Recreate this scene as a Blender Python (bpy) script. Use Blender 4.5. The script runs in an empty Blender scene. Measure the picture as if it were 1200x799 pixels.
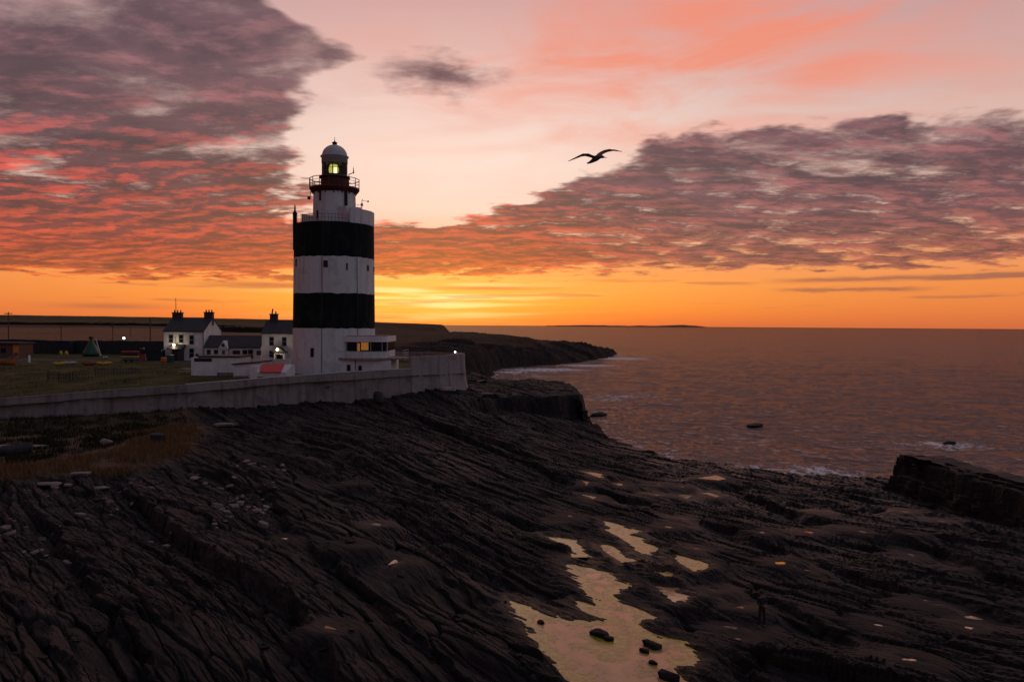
import bpy, bmesh, math, random
import numpy as np
from mathutils import Vector, Matrix, Euler

R = math.radians
SC = bpy.context.scene
COL = SC.collection
random.seed(7)
RNG = np.random.default_rng(11)

def lin(r, g, b):
    f = lambda c: (c / 255 / 12.92) if c / 255 <= 0.04045 else ((c / 255 + 0.055) / 1.055) ** 2.4
    return (f(r), f(g), f(b), 1.0)

# ------------------------------------------------------------------ camera
CAM_Z, FOC = 17.0, 900.0
PITCH, ROLL = math.atan(19.0 / FOC), R(0.38)
cam_d = bpy.data.cameras.new("camera")
cam_d.sensor_width = 36.0
cam_d.lens = 27.0
cam_d.clip_end = 40000
cam_d.clip_start = 0.5
cam = bpy.data.objects.new("camera", cam_d)
COL.objects.link(cam)
CAM_R = Euler((math.pi / 2 - PITCH, 0, 0)).to_matrix() @ Matrix.Rotation(ROLL, 3, 'Z')
cam.matrix_world = Matrix.Translation((0, 0, CAM_Z)) @ CAM_R.to_4x4()
SC.camera = cam

def ray(px, py):
    return CAM_R @ Vector(((px - 600) / FOC, -(py - 399.5) / FOC, -1.0))

def on_z(px, py, z):
    d = ray(px, py)
    t = (z - CAM_Z) / d.z
    return Vector((d.x * t, d.y * t, z))

def on_y(px, py, y):
    d = ray(px, py)
    t = y / d.y
    return Vector((d.x * t, y, CAM_Z + d.z * t))

# ------------------------------------------------------------------ view
SC.view_settings.view_transform = 'Standard'
SC.view_settings.look = 'None'
SC.view_settings.exposure = 0.0
SC.view_settings.gamma = 1.0
SC.view_settings.use_curve_mapping = False
SC.cycles.max_bounces = 6
SC.cycles.diffuse_bounces = 3
SC.cycles.glossy_bounces = 3
SC.cycles.transmission_bounces = 4
SC.cycles.transparent_max_bounces = 6
SC.cycles.use_denoising = True
SC.cycles.sample_clamp_indirect = 4.0

# ------------------------------------------------------------------ sun and sky
SUN_AZ, SUN_EL = R(-6.3), R(1.6)
sun_d = bpy.data.lights.new("sun", 'SUN')
sun_d.energy = 0.06
sun_d.angle = R(75)
sun_d.color = (1.0, 0.50, 0.22)
sun = bpy.data.objects.new("sun", sun_d)
COL.objects.link(sun)
sdir = Vector((math.sin(SUN_AZ) * math.cos(SUN_EL), math.cos(SUN_AZ) * math.cos(SUN_EL), math.sin(SUN_EL)))
sun.rotation_euler = (-sdir).to_track_quat('-Z', 'Y').to_euler()
sun.location = (0, 0, 80)

class G:
    """small helper for writing node maths"""
    def __init__(self, nt):
        self.nt = nt
    def n(self, t, **kw):
        nd = self.nt.nodes.new(t)
        for k, v in kw.items():
            setattr(nd, k, v)
        return nd
    def link(self, a, b):
        if isinstance(a, (int, float)):
            b.default_value = a
        elif isinstance(a, tuple):
            b.default_value = a
        else:
            self.nt.links.new(a, b)
    def m(self, op, a, b=0.0, c=0.0, clamp=False):
        nd = self.n('ShaderNodeMath', operation=op, use_clamp=clamp)
        self.link(a, nd.inputs[0]); self.link(b, nd.inputs[1]); self.link(c, nd.inputs[2])
        return nd.outputs[0]
    def add(self, *a):
        r = a[0]
        for x in a[1:]: r = self.m('ADD', r, x)
        return r
    def sub(self, a, b): return self.m('SUBTRACT', a, b)
    def mul(self, *a):
        r = a[0]
        for x in a[1:]: r = self.m('MULTIPLY', r, x)
        return r
    def div(self, a, b): return self.m('DIVIDE', a, b)
    def mx(self, a, b): return self.m('MAXIMUM', a, b)
    def mn(self, a, b): return self.m('MINIMUM', a, b)
    def ss(self, lo, hi, x):
        nd = self.n('ShaderNodeMapRange', interpolation_type='SMOOTHSTEP')
        self.link(x, nd.inputs[0]); self.link(lo, nd.inputs[1]); self.link(hi, nd.inputs[2])
        nd.inputs[3].default_value = 0; nd.inputs[4].default_value = 1
        return nd.outputs[0]
    def rng(self, x, a, b, c, d):
        nd = self.n('ShaderNodeMapRange')
        self.link(x, nd.inputs[0])
        for i, v in enumerate((a, b, c, d)): self.link(v, nd.inputs[i + 1])
        return nd.outputs[0]
    def gauss(self, x, c, w):
        t = self.div(self.sub(x, c), w)
        return self.m('EXPONENT', self.mul(self.mul(t, t), -1.0))
    def vec(self, x, y, z=0.0):
        nd = self.n('ShaderNodeCombineXYZ')
        self.link(x, nd.inputs[0]); self.link(y, nd.inputs[1]); self.link(z, nd.inputs[2])
        return nd.outputs[0]
    def noise(self, v, scale, detail=4.0, rough=0.55, dist=0.0, lac=2.0):
        nd = self.n('ShaderNodeTexNoise')
        if v is not None: self.link(v, nd.inputs['Vector'])
        nd.inputs['Scale'].default_value = scale
        nd.inputs['Detail'].default_value = detail
        nd.inputs['Roughness'].default_value = rough
        nd.inputs['Lacunarity'].default_value = lac
        nd.inputs['Distortion'].default_value = dist
        return nd.outputs['Fac']
    def ramp(self, x, stops, lo=0.0, hi=1.0, interp='LINEAR'):
        nd = self.n('ShaderNodeValToRGB')
        cr = nd.color_ramp
        cr.interpolation = interp
        while len(cr.elements) > 1: cr.elements.remove(cr.elements[-1])
        first = True
        for p, c in stops:
            p = (p - lo) / (hi - lo)
            if first:
                e = cr.elements[0]; e.position = p; first = False
            else:
                e = cr.elements.new(p)
            e.color = c
        self.link(self.rng(x, lo, hi, 0, 1), nd.inputs[0])
        return nd.outputs[0]
    def mix(self, f, a, b, blend='MIX'):
        nd = self.n('ShaderNodeMix', data_type='RGBA', blend_type=blend)
        self.link(f, nd.inputs[0]); self.link(a, nd.inputs[6]); self.link(b, nd.inputs[7])
        return nd.outputs[2]

world = bpy.data.worlds.new("World")
SC.world = world
world.use_nodes = True
wt = world.node_tree
for nd in list(wt.nodes): wt.nodes.remove(nd)
g = G(wt)
geo = g.n('ShaderNodeTexCoord')
sep = g.n('ShaderNodeSeparateXYZ')
wt.links.new(geo.outputs['Generated'], sep.inputs[0])
dx, dy, dz = sep.outputs
DEG = 180 / math.pi
AZ = g.mul(g.m('ARCTAN2', dx, dy), DEG)
EL = g.mul(g.m('ARCSINE', dz), DEG)
# cloud-layer coordinates (a layer that bends down to the horizon)
k = g.div(1.0, g.add(g.mx(dz, 0.0), 0.12))
CU, CV = g.mul(dx, k), g.mul(dy, k)
P = g.vec(CU, CV, 0.0)

L = lin
ramp_sun = [(0, L(222, 106, 54)), (0.7, L(244, 128, 52)), (1.6, L(252, 152, 60)), (2.8, L(254, 164, 74)), (4.0, L(250, 158, 86)),
            (5.5, L(246, 174, 124)), (8.5, L(246, 212, 194)), (12, L(248, 220, 206)), (16.5, L(236, 204, 194)),
            (20, L(222, 180, 172)), (23.5, L(208, 160, 156)), (35, L(168, 142, 148)), (60, L(136, 126, 138)), (90, L(122, 120, 136))]
ramp_side = [(0, L(206, 108, 66)), (1.0, L(222, 120, 66)), (3.0, L(236, 136, 72)), (5.0, L(236, 152, 98)),
             (8, L(222, 176, 158)), (14, L(214, 178, 168)), (20, L(190, 156, 156)), (23.5, L(186, 152, 156)),
             (35, L(158, 140, 148)), (60, L(136, 126, 138)), (90, L(122, 120, 136))]
ramp_back = [(0, L(78, 94, 112)), (8, L(98, 116, 136)), (20, L(104, 122, 144)), (40, L(106, 122, 142)), (90, L(108, 114, 132))]
c_sun = g.ramp(EL, ramp_sun, 0, 90)
c_side = g.ramp(EL, ramp_side, 0, 90)
c_back = g.ramp(EL, ramp_back, 0, 90)
near_sun = g.gauss(AZ, -3.0, 23.0)
base = g.mix(near_sun, c_side, c_sun)
base = g.mix(g.ss(50.0, 115.0, g.m('ABSOLUTE', AZ)), base, c_back)
# bright streaks round the hidden sun
st = g.noise(g.vec(g.mul(AZ, 0.09), g.mul(EL, 2.2), 3.0), 1.0, 3.0, 0.5)
glow = g.mul(g.gauss(AZ, -6.5, 8.5), g.gauss(EL, 2.1, 2.0))
base = g.mix(g.mul(glow, 0.65), base, L(255, 190, 84))
base = g.mix(g.mul(g.mul(g.gauss(AZ, -6.5, 8.0), g.gauss(EL, 1.9, 1.5)), g.ss(0.44, 0.64, st)), base, L(255, 228, 156))
# high pink cirrus
ci_v = g.vec(g.add(g.mul(CU, 0.8), g.mul(CV, -0.5)), g.add(g.mul(CU, 0.5), g.mul(CV, 1.4)), 1.7)
ci = g.noise(ci_v, 1.8, 7.0, 0.58, 0.7)
ci_mask = g.add(g.mul(g.gauss(AZ, 18.0, 16.0), g.gauss(EL, 20.5, 6.5), 1.35), g.mul(g.gauss(AZ, 3.0, 20.0), g.gauss(EL, 18.0, 6.0), 0.55))
base = g.mix(g.mn(g.mul(g.ss(0.30, 0.74, ci), ci_mask, 0.75), 0.85), base, L(242, 140, 112))
ci2 = g.noise(g.vec(g.mul(CU, 0.5), g.mul(CV, 1.6), 8.2), 2.2, 5.0, 0.6, 0.3)
base = g.mix(g.mul(g.ss(0.48, 0.75, ci2), g.ss(9.0, 17.0, EL), 0.4), base, L(206, 160, 156))

# cloud masses
w1 = g.sub(g.noise(P, 1.6, 3.0, 0.5), 0.5)
w2 = g.sub(g.noise(g.vec(CU, CV, 5.0), 5.0, 3.0, 0.55), 0.5)
right_edge = g.add(-13.6, g.mul(w1, 9.0), g.mul(w2, 8.0), g.mul(g.gauss(EL, 19.0, 1.6), 3.4), g.mul(g.ss(19.5, 23.0, EL), -3.5))
cL = g.mul(g.ss(-1.2, 3.2, g.sub(right_edge, AZ)), g.ss(-0.2, 1.8, g.add(EL, -2.3, g.mul(w2, 2.5), g.mul(w1, 1.5))))
topR = g.mn(g.add(7.2, g.mul(g.add(AZ, 8.2), 0.36)), 14.6)
topR = g.add(topR, g.mul(w1, 3.0), g.mul(w2, 4.0))
cR = g.mul(g.ss(-0.4, 2.0, g.sub(topR, EL)), g.ss(-0.2, 1.8, g.add(EL, -3.1, g.mul(w2, 2.4), g.mul(w1, 1.5))), g.ss(-16.0, -8.0, AZ))
cS = g.mul(g.gauss(g.add(AZ, g.mul(w2, 6.0)), -5.0, 8.0), g.gauss(g.add(EL, g.mul(w2, 5.0)), 17.6, 2.2), 0.88)
cU = g.mul(g.ss(24.0, 32.0, EL), 0.55)
cB = g.mul(g.ss(45.0, 80.0, g.m('ABSOLUTE', AZ)), 0.5, g.ss(3.0, 9.0, EL))
cM = g.mul(g.ss(-0.2, 1.6, g.add(EL, -2.8, g.mul(w2, 2.4))), g.ss(8.6, 6.6, g.add(EL, g.mul(w1, -3.0))), g.ss(-24.0, -18.0, AZ), g.ss(12.0, 4.0, AZ), 0.86)
cL = g.mul(cL, g.add(1.0, g.mul(g.ss(10.0, 16.0, EL), 0.10)))
cov = g.mx(g.mx(g.mx(g.mx(cL, cR), cS), cM), g.mx(cU, cB))
warp = g.noise(g.vec(CU, CV, 9.0), 2.2, 2.0, 0.5)
PU = g.add(g.mul(CU, 0.74), g.mul(g.sub(warp, 0.5), 0.12))
PV = g.add(g.mul(CV, 1.05), g.mul(w2, 0.05))
fb_lo = g.noise(g.vec(PU, PV, 0.0), 5.6, 9.0, 0.62, 0.12)
fb_hi = g.noise(g.vec(g.mul(PU, 1.1), PV, 14.0), 3.0, 9.0, 0.60, 0.2)
hi = g.ss(7.0, 13.0, EL)
fb = g.add(g.mul(fb_lo, g.sub(1.0, g.mul(hi, 0.65))), g.mul(fb_hi, g.mul(hi, 0.65)))
fine = g.noise(g.vec(PU, g.mul(PV, 1.2), 2.0), 19.0, 6.0, 0.66, 0.2)
big = g.sub(g.noise(g.vec(PU, PV, 4.0), 1.7, 2.0, 0.5), 0.5)
sdx, sdy = math.sin(SUN_AZ), math.cos(SUN_AZ)
fb_s = g.noise(g.vec(g.add(PU, sdx * 0.05), g.add(PV, sdy * 0.07), 0.0), 5.6, 7.0, 0.62, 0.12)
low_fill = g.mul(g.ss(8.6, 6.2, EL), g.ss(8.0, -6.0, AZ), 0.16)
v = g.add(fb, g.mul(g.sub(fine, 0.5), g.rng(EL, 6.0, 15.0, 0.24, 0.14)), g.mul(big, 0.22), g.mul(g.sub(cov, 1.0), 0.48), g.mul(low_fill, cov), 0.115)
dens = g.ss(g.rng(EL, 4.0, 18.0, 0.39, 0.35), g.rng(EL, 4.0, 18.0, 0.58, 0.68), v)
lit = g.ss(g.rng(EL, 5.0, 11.0, -0.09, -0.03), g.rng(EL, 5.0, 11.0, 0.11, 0.15), g.add(g.mul(g.sub(fb_lo, fb_s), g.rng(EL, 6.0, 15.0, 1.1, 0.75)), g.mul(g.sub(fine, 0.5), 0.22), g.mul(big, -0.08)))
thick = g.ss(0.50, 0.72, v)
red_zone = g.mx(g.mul(g.gauss(EL, 5.4, 4.6), g.ss(17.0, -2.0, AZ)), g.mul(g.ss(17.5, 9.0, EL), g.ss(-11.0, -18.0, AZ), 0.9))
c_lit = g.ramp(EL, [(2, L(244, 122, 58)), (5, L(244, 94, 52)), (8, L(232, 80, 58)), (12, L(200, 78, 70)), (18, L(150, 84, 88)), (24, L(138, 96, 104)), (60, L(120, 112, 126))], 0, 60)
c_lit_r = g.ramp(EL, [(2, L(206, 124, 92)), (5, L(186, 104, 88)), (9, L(160, 98, 98)), (14, L(146, 100, 106)), (24, L(132, 100, 108)), (60, L(120, 112, 126))], 0, 60)
c_dark = g.ramp(EL, [(2, L(176, 84, 56)), (5, L(124, 52, 56)), (8, L(94, 48, 58)), (12, L(76, 50, 62)), (18, L(82, 58, 70)), (24, L(78, 64, 76)), (60, L(80, 80, 96))], 0, 60)
c_dark_r = g.ramp(EL, [(2, L(140, 84, 74)), (5, L(108, 68, 74)), (9, L(92, 62, 74)), (14, L(98, 70, 80)), (24, L(90, 74, 84)), (60, L(80, 80, 96))], 0, 60)
c_l = g.mix(red_zone, c_lit_r, c_lit)
c_d = g.mix(red_zone, c_dark_r, c_dark)
ccol = g.mix(g.mul(lit, g.sub(1.0, g.mul(thick, g.rng(EL, 5.0, 14.0, 0.55, 0.30)))), c_d, c_l)
tone_b = g.noise(g.vec(g.mul(CU, 0.8), g.mul(CV, 0.9), 31.0), 3.2, 4.0, 0.55, 0.3)
tone = g.add(g.mul(tone_b, g.rng(EL, 4.0, 14.0, 0.35, 0.62)), g.mul(g.noise(g.vec(PU, g.mul(PV, 1.15), 21.0), 9.0, 6.0, 0.62, 0.15), g.rng(EL, 4.0, 14.0, 0.40, 0.26)), g.mul(fine, g.rng(EL, 4.0, 14.0, 0.25, 0.12)))
ccol = g.mix(g.ss(0.38, 0.63, tone), g.mix(1.0, ccol, (0.60, 0.60, 0.66, 1.0), 'MULTIPLY'), g.mix(1.0, ccol, (1.34, 1.16, 1.12, 1.0), 'MULTIPLY'))
sky = g.mix(g.mul(dens, 0.96), base, ccol)
# thin lens clouds low over the sea
sv = g.vec(g.mul(AZ, 0.10), g.mul(EL, 1.7), 11.0)
sn = g.noise(sv, 1.0, 4.0, 0.5, 0.1)
lens = g.mul(g.ss(0.58, 0.66, sn), g.ss(0.9, 1.6, EL), g.ss(3.9, 3.1, EL))
l2 = g.mul(g.gauss(EL, g.add(3.05, g.mul(AZ, 0.008), g.mul(w2, 0.3)), 0.16), g.ss(17.0, 22.0, AZ))
l3 = g.mul(g.gauss(EL, g.add(2.55, g.mul(w2, 0.4)), 0.13), g.ss(18.0, 21.0, AZ), g.ss(30.0, 26.0, AZ))
l4 = g.mul(g.gauss(EL, 2.70, 0.14), g.gauss(AZ, -2.0, 4.5))
l5 = g.mul(g.gauss(EL, 1.05, 0.2), g.gauss(AZ, -27.5, 3.2), 0.8)
l6 = g.mul(g.gauss(EL, 2.75, 0.18), g.gauss(AZ, -18.0, 4.0))
lens = g.mn(g.add(g.mul(lens, 0.6), l2, l3, l4, l5, l6), 1.0)
sky = g.mix(g.mul(lens, 0.8), sky, g.mix(near_sun, L(136, 88, 82), L(190, 98, 62)))
# below the horizon (hidden by sea and land): dim brown
sky = g.mix(g.ss(-0.05, -1.5, EL), sky, L(60, 42, 40))
nish = g.n('ShaderNodeTexSky', sky_type='NISHITA')
nish.sun_disc = False
nish.sun_elevation = SUN_EL
nish.sun_rotation = SUN_AZ
bg1 = g.n('ShaderNodeBackground'); bg1.inputs[1].default_value = 1.0
wt.links.new(sky, bg1.inputs[0])
bg2 = g.n('ShaderNodeBackground'); bg2.inputs[1].default_value = 0.012
wt.links.new(nish.outputs[0], bg2.inputs[0])
ash = g.n('ShaderNodeAddShader')
wt.links.new(bg1.outputs[0], ash.inputs[0]); wt.links.new(bg2.outputs[0], ash.inputs[1])
out = g.n('ShaderNodeOutputWorld')
wt.links.new(ash.outputs[0], out.inputs[0])
world.cycles.sampling_method = 'MANUAL'
world.cycles.sample_map_resolution = 1024

# ================================================================== helpers: noise, fields, meshes
def _h(ix, iy, seed):
    n = (ix.astype(np.int64) * 374761393 + iy.astype(np.int64) * 668265263 + seed * 974711) & 0xFFFFFFFF
    n = ((n ^ (n >> 13)) * 1274126177) & 0xFFFFFFFF
    n = ((n ^ (n >> 16)) * 2246822519) & 0xFFFFFFFF
    return ((n ^ (n >> 15)) & 0xFFFFFF) / float(0xFFFFFF)

def pnoise(x, y, seed=0):
    x = np.asarray(x, float); y = np.asarray(y, float)
    ix, iy = np.floor(x), np.floor(y)
    fx, fy = x - ix, y - iy
    ux, uy = fx * fx * fx * (fx * (fx * 6 - 15) + 10), fy * fy * fy * (fy * (fy * 6 - 15) + 10)
    def gr(a, b, ddx, ddy):
        t = _h(ix + a, iy + b, seed) * 2 * math.pi
        return np.cos(t) * ddx + np.sin(t) * ddy
    n00, n10 = gr(0, 0, fx, fy), gr(1, 0, fx - 1, fy)
    n01, n11 = gr(0, 1, fx, fy - 1), gr(1, 1, fx - 1, fy - 1)
    return ((n00 * (1 - ux) + n10 * ux) * (1 - uy) + (n01 * (1 - ux) + n11 * ux) * uy) * 1.5

def fbm(x, y, seed=0, octv=4, rough=0.5):
    s, a, tot = 0.0, 1.0, 0.0
    for i in range(octv):
        s = s + a * pnoise(x * 2 ** i, y * 2 ** i, seed + 17 * i)
        tot += a; a *= rough
    return s / tot

def sstep(a, b, x):
    t = np.clip((x - a) / (b - a), 0, 1)
    return t * t * (3 - 2 * t)

def poly_sd(x, y, poly):
    """signed distance to a closed outline, negative inside"""
    p = np.asarray(poly, float)[:, :2]
    d2 = np.full(x.shape, 1e18); ins = np.zeros(x.shape, bool)
    for i in range(len(p)):
        ax, ay = p[i]; bx, by = p[(i + 1) % len(p)]
        ex, ey = bx - ax, by - ay
        t = np.clip(((x - ax) * ex + (y - ay) * ey) / (ex * ex + ey * ey + 1e-12), 0, 1)
        d2 = np.minimum(d2, (x - ax - t * ex) ** 2 + (y - ay - t * ey) ** 2)
        if ay != by:
            c = ((ay > y) != (by > y)) & (x < (bx - ax) * (y - ay) / (by - ay) + ax)
            ins ^= c
    d = np.sqrt(d2)
    return np.where(ins, -d, d)

def line_sd(x, y, pts):
    """distance to an open line and the side (positive = left of travel)"""
    p = np.asarray(pts, float)[:, :2]
    best = np.full(x.shape, 1e18); side = np.zeros(x.shape); par = np.zeros(x.shape)
    for i in range(len(p) - 1):
        ax, ay = p[i]; bx, by = p[i + 1]
        ex, ey = bx - ax, by - ay
        l = math.hypot(ex, ey)
        t0 = ((x - ax) * ex + (y - ay) * ey) / (l * l)
        t = np.clip(t0, 0, 1)
        d = (x - ax - t * ex) ** 2 + (y - ay - t * ey) ** 2
        m = d < best
        best = np.where(m, d, best)
        side = np.where(m, (ex * (y - ay) - ey * (x - ax)) / l, side)
        par = np.where(m, (i + t) / (len(p) - 1), par)
    return np.sqrt(best), side, par

class RBF:
    """height through scattered survey points: linear kernel plus a plane"""
    def __init__(self, pts, soft=3.0):
        self.p = np.array([(q[0], q[1]) for q in pts], float); z = np.array([q[2] for q in pts], float)
        self.soft = soft
        n = len(pts)
        A = np.zeros((n + 3, n + 3))
        A[:n, :n] = -np.sqrt(((self.p[:, None] - self.p[None]) ** 2).sum(-1) + soft ** 2)
        A[:n, n] = 1; A[:n, n + 1:] = self.p / 100; A[n, :n] = 1; A[n + 1:, :n] = self.p.T / 100
        self.w = np.linalg.lstsq(A, np.concatenate([z, [0, 0, 0]]), rcond=None)[0]
    def __call__(self, x, y):
        n = len(self.p)
        r = self.w[n] + (x * self.w[n + 1] + y * self.w[n + 2]) / 100
        for i in range(n):
            r = r - self.w[i] * np.sqrt((x - self.p[i, 0]) ** 2 + (y - self.p[i, 1]) ** 2 + self.soft ** 2)
        return r

def tag(o, label=None, cat=None, group=None, kind=None):
    if label: o['label'] = label
    if cat: o['category'] = cat
    if group: o['group'] = group
    if kind: o['kind'] = kind
    return o

def grid_mesh(name, X, Y, Z, mat, attrs=None, smooth=True, mask=None, kind=None):
    n, m = X.shape
    co = np.stack([X, Y, Z], -1).reshape(-1, 3).astype(np.float32)
    idx = np.arange(n * m).reshape(n, m)
    f = np.stack([idx[:-1, :-1], idx[:-1, 1:], idx[1:, 1:], idx[1:, :-1]], -1).reshape(-1, 4)
    if mask is not None:
        mk = mask
        fm = (mk[:-1, :-1] | mk[:-1, 1:] | mk[1:, 1:] | mk[1:, :-1]).reshape(-1)
        f = f[fm]
        used = np.zeros(n * m, bool); used[f.ravel()] = True
        re = np.cumsum(used) - 1
        f = re[f]; co = co[used]
    else:
        used = np.ones(n * m, bool)
    me = bpy.data.meshes.new(name)
    me.vertices.add(len(co)); me.vertices.foreach_set('co', co.ravel())
    me.loops.add(len(f) * 4); me.loops.foreach_set('vertex_index', f.astype(np.int32).ravel())
    me.polygons.add(len(f))
    me.polygons.foreach_set('loop_start', np.arange(len(f), dtype=np.int32) * 4)
    me.polygons.foreach_set('loop_total', np.full(len(f), 4, np.int32))
    me.polygons.foreach_set('use_smooth', np.full(len(f), smooth))
    me.update(calc_edges=True)
    for k_, a in (attrs or {}).items():
        a = np.asarray(a)
        if a.ndim == 3:
            at = me.attributes.new(k_, 'FLOAT_COLOR', 'POINT')
            c = np.concatenate([a.reshape(-1, 3), np.ones((n * m, 1))], 1)[used]
            at.data.foreach_set('color', c.astype(np.float32).ravel())
        else:
            at = me.attributes.new(k_, 'FLOAT', 'POINT')
            at.data.foreach_set('value', a.reshape(-1)[used].astype(np.float32))
    me.materials.append(mat)
    o = bpy.data.objects.new(name, me); COL.objects.link(o)
    if kind: o['kind'] = kind
    return o

def polar(a0, a1, na, r0, r1, nr):
    a = np.radians(np.linspace(a0, a1, na)); r = np.exp(np.linspace(math.log(r0), math.log(r1), nr))
    A, RR = np.meshgrid(a, r)
    # rows outward, columns right to left so the faces look up
    A = A[:, ::-1]
    return RR * np.sin(A), RR * np.cos(A)

# ================================================================== materials
MATS = {}
def mat(name, base=(0.5, 0.5, 0.5), rough=0.7, metal=0.0, spec=0.4, var=0.0, var_scale=2.0, var_col=None, bump=0.0, bump_scale=8.0,
        emit=None, estr=0.0, stretch=(1, 1, 1)):
    if name in MATS: return MATS[name]
    m = bpy.data.materials.new(name); m.use_nodes = True
    nt = m.node_tree; b = nt.nodes['Principled BSDF']
    gg = G(nt)
    b.inputs['Base Color'].default_value = (*base[:3], 1)
    b.inputs['Roughness'].default_value = rough
    b.inputs['Metallic'].default_value = metal
    b.inputs['Specular IOR Level'].default_value = spec
    tc = gg.n('ShaderNodeTexCoord')
    mp = gg.n('ShaderNodeMapping'); mp.inputs['Scale'].default_value = stretch
    nt.links.new(tc.outputs['Object'], mp.inputs[0])
    vv = mp.outputs[0]
    if var > 0 or var_col:
        nz = gg.noise(vv, var_scale, 6.0, 0.62, 0.3)
        vc = var_col or tuple(c * (1 - var) for c in base[:3])
        col = gg.mix(gg.ss(0.38, 0.66, nz), (*base[:3], 1.0), (*vc[:3], 1.0))
        nt.links.new(col, b.inputs['Base Color'])
    if bump > 0:
        bn = gg.n('ShaderNodeBump'); bn.inputs['Strength'].default_value = bump
        bn.inputs['Distance'].default_value = 0.05
        nt.links.new(gg.noise(vv, bump_scale, 5.0, 0.6), bn.inputs['Height'])
        nt.links.new(bn.outputs[0], b.inputs['Normal'])
    if emit:
        b.inputs['Emission Color'].default_value = (*emit[:3], 1)
        b.inputs['Emission Strength'].default_value = estr
    MATS[name] = m
    return m

def attr_node(gg, name, col=False):
    a = gg.n('ShaderNodeAttribute', attribute_name=name)
    return a.outputs['Color'] if col else a.outputs['Fac']

# ---- rock
def rock_material():
    m = bpy.data.materials.new('rock'); m.use_nodes = True
    nt = m.node_tree; b = nt.nodes['Principled BSDF']; gg = G(nt)
    tc = gg.n('ShaderNodeTexCoord')
    mp = gg.n('ShaderNodeMapping')
    mp.inputs['Rotation'].default_value = (0, 0, R(47))
    nt.links.new(tc.outputs['Object'], mp.inputs[0])
    mp2 = gg.n('ShaderNodeMapping'); mp2.inputs['Scale'].default_value = (0.25, 1.6, 1.6)
    nt.links.new(mp.outputs[0], mp2.inputs[0])
    strat = gg.noise(mp2.outputs[0], 1.9, 9.0, 0.68, 0.3)
    patch = gg.noise(tc.outputs['Object'], 0.16, 5.0, 0.6, 0.4)
    fine = gg.noise(tc.outputs['Object'], 3.5, 6.0, 0.65)
    col = gg.ramp(strat, [(0.30, (0.003, 0.0026, 0.003, 1)), (0.46, (0.010, 0.0076, 0.0082, 1)), (0.58, (0.022, 0.0155, 0.016, 1)), (0.74, (0.062, 0.041, 0.040, 1))])
    col = gg.mix(gg.mul(gg.ss(0.45, 0.68, patch), 0.55), col, (0.012, 0.011, 0.012, 1.0))
    dry = attr_node(gg, 'dry')
    dcol = gg.mix(gg.ss(0.4, 0.6, fine), (0.095, 0.064, 0.056, 1.0), (0.042, 0.030, 0.029, 1.0))
    col = gg.mix(gg.mul(dry, gg.ss(0.3, 0.55, strat)), col, dcol)
    weed = attr_node(gg, 'weed')
    wcol = gg.mix(gg.ss(0.42, 0.6, fine), (0.26, 0.20, 0.045, 1.0), (0.12, 0.10, 0.025, 1.0))
    col = gg.mix(gg.mul(weed, gg.ss(0.3, 0.5, fine)), col, wcol)
    col = gg.mix(0.55, col, gg.mix(gg.ss(0.35, 0.7, fine), gg.mix(1.0, col, (0.6, 0.6, 0.6, 1.0), 'MULTIPLY'), gg.mix(1.0, col, (1.4, 1.35, 1.3, 1.0), 'MULTIPLY')))
    crk = attr_node(gg, 'crack')
    col = gg.mix(gg.mul(crk, 0.8), col, (0.004, 0.0035, 0.004, 1.0))
    wet = attr_node(gg, 'wet')
    col = gg.mix(wet, col, gg.mix(1.0, col, (0.55, 0.5, 0.5, 1.0), 'MULTIPLY'))
    nt.links.new(col, b.inputs['Base Color'])
    nt.links.new(gg.rng(wet, 0, 1, 0.75, 0.35), b.inputs['Roughness'])
    b.inputs['Specular IOR Level'].default_value = 0.28
    bn = gg.n('ShaderNodeBump'); bn.inputs['Strength'].default_value = 1.0; bn.inputs['Distance'].default_value = 0.22
    hgt = gg.add(gg.mul(strat, 1.0), gg.mul(fine, 0.28))
    nt.links.new(hgt, bn.inputs['Height']); nt.links.new(bn.outputs[0], b.inputs['Normal'])
    return m

def veg_material(name, cols, scale=0.35, bump=0.6):
    """grass or soil seen from afar: three tones in patches and a rough bump"""
    m = bpy.data.materials.new(name); m.use_nodes = True
    nt = m.node_tree; b = nt.nodes['Principled BSDF']; gg = G(nt)
    tc = gg.n('ShaderNodeTexCoord')
    a = gg.noise(tc.outputs['Object'], scale, 6.0, 0.62, 0.4)
    f = gg.noise(tc.outputs['Object'], scale * 9, 4.0, 0.65)
    col = gg.ramp(gg.add(gg.mul(a, 0.7), gg.mul(f, 0.3)), [(0.36, cols[0]), (0.5, cols[1]), (0.64, cols[2])])
    nt.links.new(col, b.inputs['Base Color'])
    b.inputs['Roughness'].default_value = 0.95; b.inputs['Specular IOR Level'].default_value = 0.1
    bn = gg.n('ShaderNodeBump'); bn.inputs['Strength'].default_value = bump; bn.inputs['Distance'].default_value = 0.15
    nt.links.new(f, bn.inputs['Height']); nt.links.new(bn.outputs[0], b.inputs['Normal'])
    return m

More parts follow.
